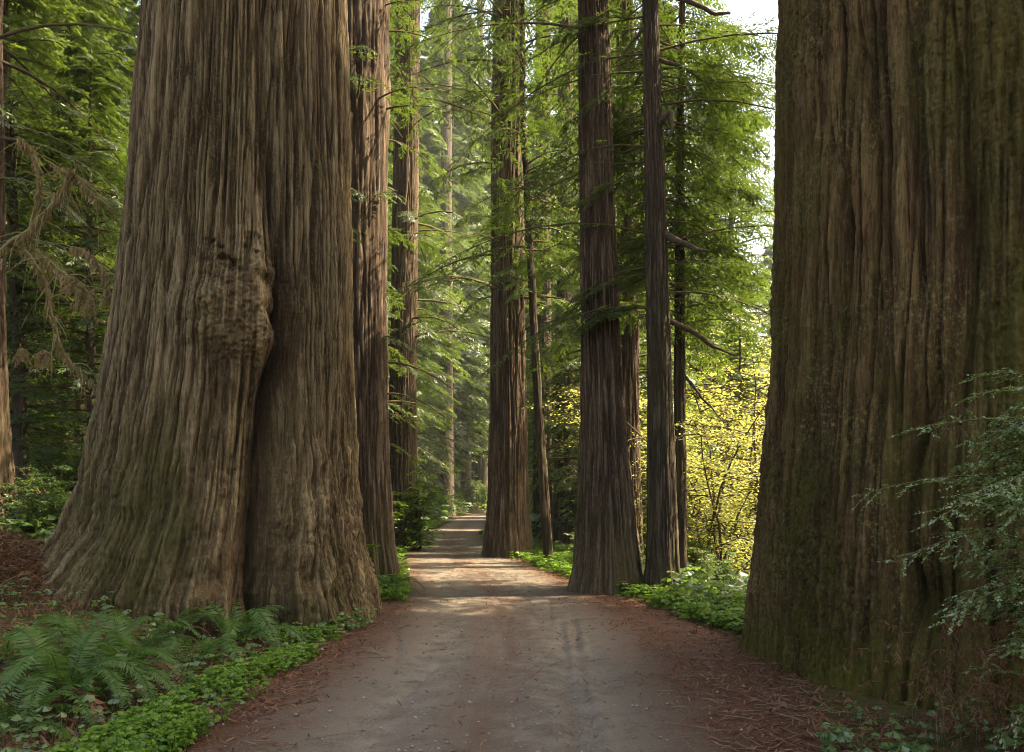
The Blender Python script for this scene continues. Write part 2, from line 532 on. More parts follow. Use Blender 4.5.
# ------------------------------------------------------------------ big trunks
def px_fit(y_img, pl, pr, d):
    """centre x, radius and height of a trunk whose two outlines stand at pixel columns pl, pr when its centre is d metres ahead"""
    a, b = math.atan((pl - 512) / F_PX), math.atan((pr - 512) / F_PX)
    c, h = (a + b) / 2, (b - a) / 2
    return d * math.tan(c), d / math.cos(c) * math.sin(h), CAM_H + (HOR - y_img) * d / F_PX


def trunk_mesh(name, d, rows, mat, seed, ncol=160, ndense=None, dz=.03, ztop=None, top_h=45, top_r=.35, zbot=-.6,
               furrow=.05, k=3.2, fine=.018, kf=11., flute=.06, flare=0.0, flare_h=1.2, twist=0.0, und=1.0, sw=.16, sh=1.0, extra=None):
    """rows: (y_img, left px, right px) from top to bottom. Returns mesh, base (x, y), info"""
    fit = sorted([px_fit(*r, d) for r in rows], key=lambda t: t[2])
    fz = np.array([t[2] for t in fit]); fx = np.array([t[0] for t in fit]); fr = np.array([t[1] for t in fit])
    bx, by = fx[0], d
    z_end = ztop or fz[-1] + .4
    zs = np.arange(zbot, z_end, dz)
    up = np.linspace(z_end, top_h, 26)[1:]
    zz = np.concatenate([zs, up])
    slope_r = (top_r - fr[-1]) / (top_h - fz[-1])
    R = np.interp(zz, fz, fr)
    CX = np.interp(zz, fz, fx)
    hi = zz > fz[-1]
    R[hi] = fr[-1] + slope_r * (zz[hi] - fz[-1])
    lo = zz < fz[0]
    R[lo] = fr[0] * (1 + .10 * (fz[0] - zz[lo]))
    thc = math.atan2(-by, -fx[len(fx) // 2])
    if ndense:
        th = np.concatenate([np.linspace(-1.75, 1.75, ndense), np.linspace(1.75, 2 * np.pi - 1.75, ncol)[1:-1]])
    else:
        th = np.linspace(-np.pi, np.pi, ncol, endpoint=False)
    A, Z = np.meshgrid(th, zz)
    TH = A + thc + twist * Z
    Rr = np.broadcast_to(R[:, None], A.shape)
    rref = float(np.median(fr))
    x0, y0 = np.cos(TH) * rref, np.sin(TH) * rref
    wx = .26 / k * pn(x0 * k * .35, y0 * k * .35, Z * k * .08, seed + 1) + .08 / k * pn(x0 * k, y0 * k, Z * k * .4, seed + 31)
    wy = .26 / k * pn(x0 * k * .35, y0 * k * .35, Z * k * .08, seed + 2) + .08 / k * pn(x0 * k, y0 * k, Z * k * .4, seed + 32)
    n1 = pn((x0 + wx) * k, (y0 + wy) * k, Z * k * .045, seed + 3)
    n2 = pn((x0 + wx) * k * 2.3, (y0 + wy) * k * 2.3, Z * k * .09, seed + 4)
    n3 = pn((x0 + wx * .5) * kf, (y0 + wy * .5) * kf, Z * kf * .06, seed + 5)
    n4 = pn(x0 * kf * 2.4, y0 * kf * 2.4, Z * kf * .30, seed + 6)
    n5 = pn((x0 + wx * .7) * k * 4.6, (y0 + wy * .7) * k * 4.6, Z * k * .20, seed + 12)
    g1 = np.exp(-(n1 / .07) ** 2)
    g2 = np.exp(-(n2 / .075) ** 2)
    g3 = np.exp(-(n5 / .09) ** 2)
    am = .65 + .9 * pn(x0 * .8, y0 * .8, Z * .25, seed + 9)
    disp = -furrow * am * g1 - furrow * .62 * g2 - furrow * .34 * g3 * (.6 + pn(x0 * 1.5, y0 * 1.5, Z * .5, seed + 13)) + und * .6 * (furrow * .55 * n2 + furrow * .3 * n5) + fine * n3 + fine * .8 * n4
    fl = pn(x0 * 1.1 / rref, y0 * 1.1 / rref, Z * .10, seed + 7) + .6 * pn(x0 * 2.6 / rref, y0 * 2.6 / rref, Z * .14, seed + 8)
    disp = disp + flute * rref * fl
    u0 = A * rref + .16 * pn(x0 * .8, y0 * .8, Z * .16, seed + 21) + .22 * sw * pn(x0 * 4, y0 * 4, Z * 1.0, seed + 22) + .10 * sw * pn(x0 * 9, y0 * 9, Z * 5, seed + 24)
    h1, e1 = strips(u0, Z, sw, sw * 11, seed)
    h2, e2 = strips(u0 + .3 * sw * h1 + .10 * sw * pn(x0 * 3, y0 * 3, Z * 3, seed + 23), Z, sw * .40, sw * 6, seed + 40)
    disp = disp + sh * sw * (.26 * h1 - .34 * e1 ** 1.5 * hsh(np.floor(u0 / sw), 0 * u0 + np.floor(Z / 2), seed + 9) + .13 * h2 - .10 * e2 ** 2)
    if flare:
        fz_ = np.exp(-np.maximum(Z, 0) / flare_h)
        disp = disp + flare * fz_ * (1.1 * pn(x0 * 2.1 / rref, y0 * 2.1 / rref, 0, seed + 11) + .1)
    tint = np.clip(.50 + .30 * n2 + .2 * n5 - .5 * g1 - .4 * g2 - .25 * g3 + .25 * n3 + .35 * (h1 - .5) * sh + .30 * (h2 - .5) * sh - .35 * e1 ** 2 * sh - .15 * e2 ** 2 * sh, 0, 1)
    mossy = .5 + .35 * pn(x0 * .9, y0 * .9, Z * .4, seed + 15)
    if extra is not None:
        disp, tint, mossy = extra(mossy, A, Z, Rr, disp, tint, n2, n3, n4)
    RR = Rr + disp
    X = CX[:, None] - bx + RR * np.cos(TH)
    Y = RR * np.sin(TH)
    V = np.stack([X, Y, Z], -1).reshape(-1, 3)
    me = mesh_data(name, V, [grid_faces(len(zz), len(th), True)], [mat], attrs={'tint': tint.ravel(), 'mossy': np.broadcast_to(mossy, A.shape).ravel()}, smooth=True)
    return me, (bx, by), dict(fz=fz, fx=fx, fr=fr, thc=thc)


def px_to_alpha(px, cx, r, d):
    """angle round the trunk (0 faces the camera) of the surface seen at pixel column px"""
    phi = math.atan((px - 512) / F_PX)
    phc = math.atan(cx / d)
    D = math.hypot(cx, d)
    de = phi - phc
    q = max(-.98, min(.98, D * math.sin(de) / r))
    return math.asin(q) - de


A_D = 11.5
A_ROWS = [(-60, 149, 343), (0, 145, 345), (150, 130, 349), (300, 115, 352), (400, 98, 354), (450, 86, 355), (500, 73, 358), (530, 60, 361), (560, 40, 366), (580, 22, 371), (615, 8, 380)]
_afit = sorted([px_fit(*r, A_D) for r in A_ROWS], key=lambda t: t[2])


def a_at(px, y):
    z = CAM_H + (HOR - y) * A_D / F_PX
    cx = np.interp(z, [t[2] for t in _afit], [t[0] for t in _afit])
    r = np.interp(z, [t[2] for t in _afit], [t[1] for t in _afit])
    z = CAM_H + (HOR - y) * (A_D - r * .9) / F_PX
    return px_to_alpha(px, cx, r, A_D), z


def extra_a(mossy, A, Z, R, disp, tint, n2, n3, n4):
    # the long dark seam where the two stems grow together
    pts = [a_at(*p) for p in ((274, -60), (272, 60), (276, 160), (284, 250), (283, 330), (276, 375), (269, 430), (265, 480), (261, 530), (258, 570), (262, 600), (276, 640))]
    pts.sort(key=lambda t: t[1])
    fa = np.interp(Z, [p[1] for p in pts], [p[0] for p in pts]) + .02 * pn(0, 0, Z * 1.7, 31)
    zt = a_at(283, 330)[1]
    z2 = a_at(283, 250)[1]
    depth = np.where(Z < zt, 1.0, np.interp(Z, [zt, z2, z2 + 2.5], [1, .45, .18]))
    da = (A - fa) * R
    wid = .07 + .05 * sstep(zt + .5, zt - .5, Z)
    disp = disp - .58 * depth * np.exp(-np.abs(da / wid) ** 1.3)
    tint = tint - .5 * depth * np.exp(-(da / .16) ** 2)
    # lobes swelling on both sides of it
    lo = np.interp(Z, [0, 2, 4.5, 8], [1, .8, .55, .3])
    disp = disp + lo * .22 * np.exp(-((da - .62) / .42) ** 2) + lo * .16 * np.exp(-((da + .75) / .55) ** 2)
    # burl
    ba, bz = a_at(244, 318)
    u, v = (A - ba) * R / .60, (Z - bz) / .70
    u = u + .25 * pn(A * R * 1.8, 4, Z * 1.8, 52); v = v + .25 * pn(A * R * 1.8, 8, Z * 1.8, 53)
    rr = np.sqrt(u * u + v * v)
    knob = .9 + .4 * pn(A * R * 2.6, 0, Z * 2.2, 41) + .3 * pn(A * R * 7, 1, Z * 4.5, 42)
    bump = np.exp(-np.maximum(rr, 1e-6) ** (1.9 + 1.6 * sstep(.3, -.5, v)))
    disp = disp * (1 - .6 * bump) + .40 * bump * knob
    near = np.exp(-(rr / 1.15) ** 4)
    disp = disp + near * (.05 * pn(A * R * 11, 2, Z * 6.5, 43) + .05 * np.abs(pn(A * R * 17, 2, Z * 13, 51)) + .04 * pn(A * R * 21, 2, Z * 20, 44))
    # pitted, cankered crown of the burl
    pa, pz = a_at(252, 262)
    q = np.exp(-((((A - pa) * R / .50) ** 2 + ((Z - pz) / .34) ** 2)) ** 1.5)
    cav = pn(A * R * 4.2, 9, Z * 5.5, 49) + .5 * pn(A * R * 11, 9, Z * 13, 50)
    disp = disp - q * .13 * sstep(.08, .42, cav) + q * .06 * sstep(-.05, -.4, cav)
    for (px, y, s, dp) in ((279, 318, .10, .22), (281, 292, .06, .14), (266, 280, .06, .08)):
        pa, pz = a_at(px, y)
        wob = 1 + .9 * pn(A * R * 7, px, Z * 7, 49)
        disp = disp - dp * np.exp(-(((A - pa) * R / s) ** 2 + ((Z - pz) / (s * 1.6)) ** 2) * np.maximum(.3, wob))
    # knots lower down
    for (px, y, s, h) in ((246, 585, .10, .10), (215, 560, .16, .08), (225, 520, .12, .05), (315, 455, .14, .06), (290, 540, .12, -.08), (205, 600, .16, .07), (300, 600, .18, .08)):
        pa, pz = a_at(px, y)
        q = ((A - pa) * R / s) ** 2 + ((Z - pz) / s) ** 2
        disp = disp + h * np.exp(-q)
    # gnarled, crinkled lower bark
    low = sstep(4.2, 1.0, Z)
    disp = disp + low * (.12 * pn(A * R * 3.6 + .8 * pn(A * 3, 0, Z * 1.2, 46), 3, Z * 2.2, 45) + .05 * np.abs(pn(A * R * 8, 3, Z * 5.5, 47)) + .035 * pn(A * R * 15, 3, Z * 13, 54))
    # dark hollow between the feet
    ha, hz = a_at(277, 612)
    disp = disp - .35 * np.exp(-(((A - ha) * R / .16) ** 2 + ((Z - hz) / .45) ** 2))
    # root running out to the left
    la, lz = a_at(40, 590)
    disp = disp + .55 * np.exp(-(((A - la) * R / .7) ** 2)) * np.exp(-np.maximum(Z - .1, 0) / .38)
    ma, mz = a_at(140, 500)
    mossy = mossy + .42 * np.exp(-(((A - ma) * R / 1.1) ** 2 + ((Z - mz) / 1.5) ** 2)) - .12
    tint = tint - .22 * near * sstep(-.25, .3, pn(A * R * 5, 3, Z * 5, 64))
    mossy = mossy + .2 * near - .25 * np.exp(-((da + .5) / .5) ** 2)
    return disp, tint, mossy


me, (ax, ay), _ = trunk_mesh('left_giant_trunk', A_D, A_ROWS, M_BARK_A, 10, ncol=120, ndense=820, dz=.012, top_h=62, top_r=.7, zbot=-.5,
                             furrow=.075, k=4.2, fine=.026, kf=17, flute=.05, flare=.22, flare_h=.8, twist=-.012, sw=.15, und=.5, extra=extra_a)
GIANT_A = empty('redwood_tree', (ax, ay, 0), 'huge grey brown redwood with a knobbly burl and a long dark seam up its trunk', 'tree')
link('trunk', me, GIANT_A)

B_D = 8.3
B_ROWS = [(-60, 779, 1262), (0, 778, 1262), (200, 776, 1266), (350, 772, 1272), (440, 764, 1284), (540, 754, 1300), (640, 747, 1318), (690, 742, 1330)]
_bfit = sorted([px_fit(*r, B_D) for r in B_ROWS], key=lambda t: t[2])


def b_at(px, y):
    z = CAM_H + (HOR - y) * B_D / F_PX
    cx = np.interp(z, [t[2] for t in _bfit], [t[0] for t in _bfit])
    r = np.interp(z, [t[2] for t in _bfit], [t[1] for t in _bfit])
    z = CAM_H + (HOR - y) * (B_D - r * .8) / F_PX
    return px_to_alpha(px, cx, r, B_D), z


def extra_b(mossy, A, Z, R, disp, tint, n2, n3, n4):
    for line, dep, w in ((((858, 0), (875, 120), (873, 250), (880, 400)), .16, .06), (((903, 0), (912, 140), (921, 300)), .14, .05), (((784, 60), (785, 260)), .14, .06),
                         (((935, 380), (908, 470), (903, 560), (915, 640)), .26, .09), (((826, 60), (850, 200), (842, 330)), .13, .06), (((960, 60), (975, 260), (965, 420)), .16, .06), (((812, 420), (808, 540)), .12, .07)):
        pts = sorted([b_at(*p) for p in line], key=lambda t: t[1])
        zz = [p[1] for p in pts]
        fa = np.interp(Z, zz, [p[0] for p in pts]) + .015 * pn(0, 0, Z * 2.2, int(line[0][0]))
        m = sstep(zz[0] - .3, zz[0] + .3, Z) * sstep(zz[-1] + .4, zz[-1] - .3, Z)
        disp = disp - dep * m * np.exp(-np.abs((A - fa) * R / w) ** 1.3)
    low = sstep(3.0, .3, Z)
    disp = disp + low * (.06 * pn(A * R * 2.6, 3, Z * 1.4, 55) + .03 * np.abs(pn(A * R * 8, 3, Z * 6, 57)))
    patch = sstep(-.1, .25, pn(A * R * .7, 5, Z * .5, 62))
    disp = disp + .026 * pn(A * R * 7, 5, Z * 3.2, 58) + (.014 + .022 * patch) * pn(A * R * 15, 5, Z * 9, 59) + (.010 + .016 * patch) * pn(A * R * 34, 5, Z * 24, 60)
    mossy = mossy + .16 * (patch - .4) + .25 * sstep(1.2, .1, Z)
    ha, hz = b_at(930, 610)
    disp = disp - .25 * np.exp(-(((A - ha) * R / .3) ** 2 + ((Z - hz) / .5) ** 2))
    return disp, tint, mossy + .05


me, (bx, by), _ = trunk_mesh('right_giant_trunk', B_D, B_ROWS, M_BARK_B, 90, ncol=110, ndense=820, dz=.0115, top_h=58, top_r=.6, zbot=-.5,
                             furrow=.075, k=2.8, fine=.030, kf=14, flute=.035, flare=.22, flare_h=.8, und=.18, sw=.12, sh=.5, extra=extra_b)
GIANT_B = empty('redwood_tree', (bx, by, 0), 'huge dark mossy redwood trunk filling the right edge', 'tree')
link('trunk', me, GIANT_B)

MID = {}


def mid_tree(key, d, rows, mat, seed, label, cat='tree', name='redwood_tree', **kw):
    kw.setdefault('ncol', 150); kw.setdefault('dz', .04); kw.setdefault('top_h', 40); kw.setdefault('top_r', .12)
    kw.setdefault('furrow', .035); kw.setdefault('k', 6.5); kw.setdefault('fine', .012); kw.setdefault('kf', 20.); kw.setdefault('flute', .05); kw.setdefault('sw', .075)
    me, (x, y), info = trunk_mesh(name + '_trunk', d, rows, mat, seed, **kw)
    e = empty(name, (x, y, 0), label, cat)
    link('trunk', me, e)
    MID[key] = (e, info)
    return e


mid_tree('C', 16, [(0, 318, 390), (150, 320, 388), (300, 322, 386), (450, 324, 388), (540, 322, 393), (575, 318, 398)], M_BARK_C, 120, 'dark red brown redwood close behind the burled giant', flare=.15, furrow=.05, k=4.5, ncol=220)
mid_tree('D', 27, [(0, 396, 420), (200, 393, 418), (400, 389, 416), (480, 387, 417), (520, 384, 420)], M_BARK_C, 130, 'slim reddish redwood standing on the bank left of the road', flare=.08)
mid_tree('E', 80, [(0, 442, 452), (260, 440, 452), (430, 438, 453), (500, 437, 454)], M_BARK_FAR, 140, 'pale grey far trunk above the left bank of the road', ncol=60, dz=.12, k=5, furrow=.03)
mid_tree('F', 108, [(0, 477, 483), (300, 477, 484), (510, 475, 485)], M_BARK_FAR, 145, 'thin far trunk beyond the bend of the road', ncol=40, dz=.15, k=5, furrow=.02)
mid_tree('G', 23.5, [(0, 494, 521), (150, 492, 523), (300, 491, 525), (400, 490, 526), (480, 488, 528), (530, 485, 530), (556, 482, 534)], M_BARK_C, 150, 'ridged redwood with a twin stem at the bend of the road', flare=.12, flute=.10, furrow=.06, k=4.5, ncol=200)
mid_tree('H', 21, [(0, 520, 524), (130, 521, 526), (300, 529, 536), (420, 535, 543), (500, 540, 549), (565, 544, 553)], M_BARK_D, 160, 'thin leaning dark stem beside the ridged redwood', ncol=40, dz=.08, top_h=18, top_r=.02, furrow=.012)
mid_tree('HA', 34, [(0, 536, 550), (200, 535, 550), (480, 533, 552), (545, 532, 553)], M_BARK_FAR, 165, 'straight brown trunk just behind the thin leaning stem', ncol=80, dz=.09, k=5)
mid_tree('HB', 30, [(0, 559, 572), (300, 557, 573), (560, 553, 576)], M_BARK_FAR, 166, 'brown trunk half hidden left of the tallest straight redwood', ncol=80, dz=.08, k=5)
mid_tree('I', 14.6, [(0, 578, 608), (200, 580, 614), (330, 581, 619), (400, 581, 624), (480, 579, 632), (530, 577, 637), (570, 573, 643), (592, 568, 650)], M_BARK_C, 170, 'straight furrowed redwood flaring at its foot right of the road', flare=.13, furrow=.045, k=6.5, ncol=260, dz=.025)
mid_tree('J', 20, [(0, 616, 633), (240, 618, 637), (480, 618, 640), (580, 614, 644)], M_BARK_C, 175, 'reddish trunk seen between the furrowed redwood and the dark branched one', flare=.05)
mid_tree('K', 14.2, [(0, 643, 657), (110, 644, 661), (250, 646, 667), (400, 648, 672), (500, 648, 676), (560, 647, 679), (596, 644, 684)], M_BARK_D, 180, 'dark trunk with broken branch stubs right of the furrowed redwood', name='conifer_tree', flare=.08, furrow=.02, k=9, dz=.03)
mid_tree('L', 15.5, [(0, 680, 684), (200, 676, 684), (400, 674, 685), (590, 673, 687)], M_BARK_D, 190, 'thin dark stem beside the dark branched trunk', name='conifer_tree', ncol=50, dz=.06, top_h=20, top_r=.02, furrow=.012)
mid_tree('M', 14.2, [(0, -52, 2), (200, -58, 4), (340, -62, 6), (440, -66, 10), (520, -72, 17), (548, -80, 30)], M_BARK_C, 200, 'sunlit trunk cut by the left edge with mossy bare branches', name='conifer_tree', flare=.12, furrow=.03)


# ------------------------------------------------------------------ foliage builders
def rot_in_plane(D, Nn, ang):
    """turn directions D about axes Nn by ang (radians)"""
    ang = np.asarray(ang)[..., None]
    return D * np.cos(ang) + np.cross(Nn, D) * np.sin(ang) + Nn * (Nn * D).sum(-1, keepdims=True) * (1 - np.cos(ang))


def boughs(mb, rng, base, az, length, rise, droop, ntw=16, nlf=7, leaf=(.13, .03), tw_len=.36, r0=.016, bare=.12, tint=None, hang=.5, mat=0, wood=1, flat=1.0):
    """conifer boughs: arching limb, alternate twigs in a flat drooping spray, narrow leaflets along both sides.
    base (n,3), az (n,), length (n,), rise (n,) start slope, droop (n,)"""
    n = len(base)
    if n == 0: return
    base = np.asarray(base, float); az = np.asarray(az, float)
    length = np.broadcast_to(length, (n,)).astype(float); rise = np.broadcast_to(rise, (n,)); droop = np.broadcast_to(droop, (n,))
    out = np.stack([np.cos(az), np.sin(az), 0 * az], -1)
    side = np.stack([-np.sin(az), np.cos(az), 0 * az], -1)
    K = 7
    bend = rng.normal(0, .12, n)

    def limb(t):
        t = np.asarray(t)
        return (base[:, None] + out[:, None] * (length[:, None] * t)[..., None] + side[:, None] * (length[:, None] * bend[:, None] * t * t)[..., None]
                + np.array([0, 0, 1.]) * (length[:, None] * (rise[:, None] * t - droop[:, None] * t * t))[..., None])
    t = np.broadcast_to(np.linspace(0, 1, K), (n, K))
    mb.tubes(limb(t), (r0 * length[:, None] ** .7 * (1.05 - t)) + .002, 4, wood, .5)
    bt = rng.uniform(0, 1, n) if tint is None else np.broadcast_to(tint, (n,))
    # twigs
    tt = bare + (1 - bare) * (np.arange(ntw) + rng.uniform(.1, .9, (n, ntw))) / ntw
    p = limb(tt); d = nrm(limb(tt + .02) - p)
    up = nrm(np.cross(d, np.broadcast_to(side[:, None], d.shape)) * -1)
    up = np.where(up[..., 2:] < 0, -up, up)
    sg = np.where((np.arange(ntw) % 2)[None] == 0, 1., -1.) * np.ones((n, 1))
    sp = rng.uniform(.75, 1.15, (n, ntw)) * sg
    td = nrm(rot_in_plane(d, up, sp) - np.array([0, 0, 1.]) * rng.uniform(.05, .35, (n, ntw, 1)) * hang + rng.normal(0, .10, (n, ntw, 3)) * flat)
    tl = tw_len * length[:, None] * (1.08 - tt) ** .8 * np.minimum(1, (tt - bare) * 5 + .35) * rng.uniform(.6, 1.2, (n, ntw)) + .10
    # leaflets along each twig, both sides
    lt = (np.arange(nlf) + .3) / nlf
    lp = p[:, :, None] + td[:, :, None] * (tl[..., None] * lt)[..., None] - np.array([0, 0, 1.]) * (tl[..., None] * lt ** 2 * .3 * hang)[..., None]
    for s in (1, -1):
        jit = rng.normal(0, .22, (n, ntw, nlf))
        ld = rot_in_plane(np.broadcast_to(td[:, :, None], lp.shape), np.broadcast_to(up[:, :, None], lp.shape), s * .80 + jit)
        ld = nrm(ld + rng.normal(0, .16, ld.shape) * flat - np.array([0, 0, .25 * hang]))
        nn = np.broadcast_to(up[:, :, None], lp.shape) + rng.normal(0, .25, lp.shape) * flat
        L = leaf[0] * rng.uniform(.65, 1.25, (n, ntw, nlf)) * (1.1 - .45 * lt)
        tn = np.clip(bt[:, None, None] * .7 + rng.uniform(0, .3, (n, ntw, nlf)), 0, 1)
        mb.leaves(lp, ld, nn, L.ravel(), leaf[1] * rng.uniform(.8, 1.2, n * ntw * nlf), tn.ravel(), mat)
    # tip of each twig
    mb.leaves(lp[:, :, -1], td, up, leaf[0], leaf[1], np.repeat(bt, ntw), mat)


def conifer(rng, H, R, z0, nbr, leaf, ntw=16, nlf=7, shape=.8, r0=.016, hang=.6, rise=(.0, .35), droop=(.25, .55), sway=.0, trunk_r=None):
    """(trunk mesh pieces, crown pieces) of one conifer with drooping flat boughs"""
    tr = MB()
    K = 18
    zz = np.linspace(-.4, H, K)
    w = np.stack([sway * np.sin(zz / H * 2.3 + rng.uniform(0, 6)), sway * np.cos(zz / H * 1.9 + rng.uniform(0, 6)), zz], -1)
    w[:, :2] -= w[0, :2]
    rb = trunk_r or H * .011
    tr.tubes(w, rb * (1 - np.clip(zz / H, 0, 1)) ** .8 + .012 + .35 * rb * np.exp(-np.maximum(zz, 0) / .6), 9, 0)
    cr = MB()
    z = z0 + (H - z0) * np.sort(rng.uniform(0, 1, nbr)) ** 1.0 * .985
    f = (z - z0) / (H - z0)
    ln = R * (1 - f) ** shape * rng.uniform(.55, 1.1, nbr) * np.minimum(1, .55 + f * 3) + .35
    az = np.arange(nbr) * 2.39996 + rng.uniform(-.5, .5, nbr)
    base = np.stack([np.interp(z, zz, w[:, 0]), np.interp(z, zz, w[:, 1]), z], -1)
    boughs(cr, rng, base, az, ln, rng.uniform(*rise, nbr), rng.uniform(*droop, nbr), ntw, nlf, leaf, r0=r0, hang=hang)
    return tr, cr


def broadleaf(rng, H, nst, spread, leaf, nleaf, z0=.3, layers=True):
    """several arching stems with side shoots and flat layers of broad leaves"""
    st, cr = MB(), MB()
    for i in range(nst):
        az = i * 2.4 + rng.uniform(-.6, .6)
        lean = rng.uniform(.15, 1.0) * spread
        h = H * rng.uniform(.6, 1.0)
        t = np.linspace(0, 1, 9)
        out = np.array([math.cos(az), math.sin(az), 0])
        P = out * (lean * h * t ** 1.6)[:, None] + np.array([0, 0, 1.]) * (h * (t - .18 * spread * t ** 3))[:, None]
        P += np.cumsum(rng.normal(0, .018 * h, (9, 3)), 0) * np.array([1, 1, .3])
        P[0] = out * .05; P[0, 2] = -.15
        st.tubes(P, .011 * h ** .8 * (1.08 - t) + .004, 6, 0)
        nb = max(3, int(7 + h * 2.2))
        tb = rng.uniform(z0 / H, 1, nb)
        bp = np.stack([np.interp(tb, t, P[:, k]) for k in range(3)], -1)
        ba = rng.uniform(0, 2 * np.pi, nb)
        bl = h * .30 * (1.15 - .6 * tb) * rng.uniform(.5, 1.2, nb)
        bd = np.stack([np.cos(ba), np.sin(ba), rng.uniform(-.05, .45, nb)], -1)
        tt = np.linspace(0, 1, 5)
        BP = bp[:, None] + bd[:, None] * (bl[:, None] * tt)[..., None] - np.array([0, 0, 1.]) * (bl[:, None] * .22 * tt ** 2)[..., None]
        st.tubes(BP, .006 * h ** .6 * (1.1 - tt) + .002, 4, 0)
        m = max(4, int(nleaf / (nst * nb)))
        u = rng.uniform(.1, 1.08, (nb, m))
        p = bp[:, None] + bd[:, None] * (bl[:, None] * u)[..., None] - np.array([0, 0, 1.]) * (bl[:, None] * .22 * u ** 2)[..., None]
        p = p + rng.normal(0, 1, p.shape) * bl[:, None, None] * np.array([.22, .22, .07])
        a = rng.uniform(0, 2 * np.pi, (nb, m))
        d = np.stack([np.cos(a), np.sin(a), rng.uniform(-.55, .1, (nb, m))], -1)
        nn = np.stack([rng.normal(0, .35, (nb, m)), rng.normal(0, .35, (nb, m)), np.ones((nb, m))], -1)
        L = leaf * rng.uniform(.6, 1.25, (nb, m))
        tn = np.clip(rng.uniform(0, 1, (nb, 1)) * .6 + rng.uniform(0, .4, (nb, m)), 0, 1)
        cr.leaves(p, d, nn, L.ravel(), (L * .72).ravel(), tn.ravel(), 0)
    return st, cr


def frond_mesh(rng, L, arch, npin=34, w=.11, mat=None, name='frond', curl=0.0):
    mb = MB()
    t = np.linspace(0, 1, 14)
    x = L * (t * .80 - .12 * t ** 3)
    z = L * (arch * t - (arch + .28) * t ** 2.3)
    P = np.stack([x, curl * L * t ** 2, z], -1)
    mb.tubes(P, .0045 * (1.1 - t) + .0012, 4, 1, .3)
    u = np.linspace(.10, 1, npin)
    p = np.stack([np.interp(u, t, P[:, k]) for k in range(3)], -1)
    d = nrm(np.stack([np.gradient(p[:, k]) for k in range(3)], -1))
    up = nrm(np.stack([-d[:, 2], 0 * d[:, 0], d[:, 0]], -1))
    sd = np.cross(up, d)
    ln = w * np.minimum(1, u * 6) * (1 - u ** 3.2) ** .9 + .008
    for s in (1, -1):
        dd = nrm(sd * s + d * (.22 + .5 * u[:, None] ** 2) + up * rng.uniform(-.35, .05, (npin, 1)) + rng.normal(0, .07, (npin, 3)))
        mb.leaves(p, dd, up, ln * rng.uniform(.85, 1.1, npin), L * .62 / npin * 1.25, rng.uniform(.2, .9, npin), 0, fold=.08, wide=.3)
    return mb.data(name, [mat, mat])


def copy_thing(src, loc, rotz=0.0, s=1.0, label=None, group=None, tilt=(0, 0)):
    """a copy of a thing, its parts and their sub-parts"""
    def rec(o, parent):
        c = o.copy()
        COL.objects.link(c)
        c.parent = parent
        for ch in [k for k in KIDS.get(o.name, [])]:
            rec(ch, c)
        return c
    c = rec(src, None)
    c.location = loc
    c.rotation_euler = (tilt[0], tilt[1], rotz)
    c.scale = (s, s, s) if not hasattr(s, '__len__') else s
    if label: c['label'] = label
    if group: c['group'] = group
    return c


KIDS = {}


def child(name, me, parent, **kw):
    o = link(name, me, parent)
    KIDS.setdefault(parent.name, []).append(o)
    for k, v in kw.items(): setattr(o, k, v)
    return o


PROTO = {}


class Proto:
    """first use places the thing itself, later uses copy it"""
    def __init__(self, name, cat, parts):
        self.name, self.cat, self.parts, self.root = name, cat, parts, None

    def put(self, x, y, rot, s, label, group=None, dz=0.0, tilt=(0, 0), z=None):
        loc = (x, y, (float(terr(x, y)) if z is None else z) + dz)
        if self.root is None:
            r = empty(self.name, loc, label, self.cat, group)
            for (pn_, me, kids) in self.parts:
                o = child(pn_, me, r)
                for kn, kme in kids: child(kn, kme, o)
            r.rotation_euler = (tilt[0], tilt[1], rot)
            r.scale = (s, s, s) if not hasattr(s, '__len__') else s
            self.root = r
            self.gr = group
            return r
        c = copy_thing(self.root, loc, rot, s, label, group, tilt)
        if group is None and 'group' in c: del c['group']
        return c


def proto_conifer(name, seed, cat='tree', mats=None, bark=None, **kw):
    rng = np.random.RandomState(seed)
    tr, cr = conifer(rng, **kw)
    return Proto(name, cat, [('trunk', tr.data(name + '_trunk', [bark or M_BARK_D]), []), ('crown', cr.data(name + '_crown', mats or [M_CON, M_TWIG]), [])])


# understory hemlocks, tall forest conifers and the redwoods' high crowns
HEM = [proto_conifer('hemlock_tree', 300 + i, H=13, R=3.0 + .3 * i, z0=.9 + .5 * i, nbr=135, leaf=(.155, .037), ntw=18, nlf=8, shape=.75, mats=[M_CON if i != 1 else M_CON2, M_TWIG], sway=.15) for i in range(3)]
TALL = [proto_conifer('forest_conifer', 320 + i, H=38, R=4.6, z0=3.5 + 3 * i, nbr=210, leaf=(.40, .10), ntw=18, nlf=7, shape=.6, mats=[M_CON if i != 1 else M_CON2, M_TWIG], bark=M_BARK_FAR, droop=(.3, .6), sway=.25) for i in range(3)]
def maple(seed, H, mat, leaf=.12, nst=6, nleaf=5200, spread=.5, name='maple_tree', cat='tree', crown='crown', stem='trunk', bark=None):
    rng = np.random.RandomState(seed)
    st, cr = broadleaf(rng, H, nst, spread, leaf, nleaf)
    return Proto(name, cat, [(stem, st.data(name + '_stem', [bark or M_BARK_D]), []), (crown, cr.data(name + '_crown', [mat]), [])])


MAP = [maple(340 + i, 6.5, M_MAPLE, leaf=.080, nst=8, nleaf=10500, spread=.75) for i in range(2)]
SHR = [maple(350 + i, 1.7, M_SHRUB, leaf=.060, nst=11, nleaf=4200, spread=.7, name='huckleberry_shrub', cat='shrub', crown='foliage', stem='stem', bark=M_TWIG) for i in range(2)]

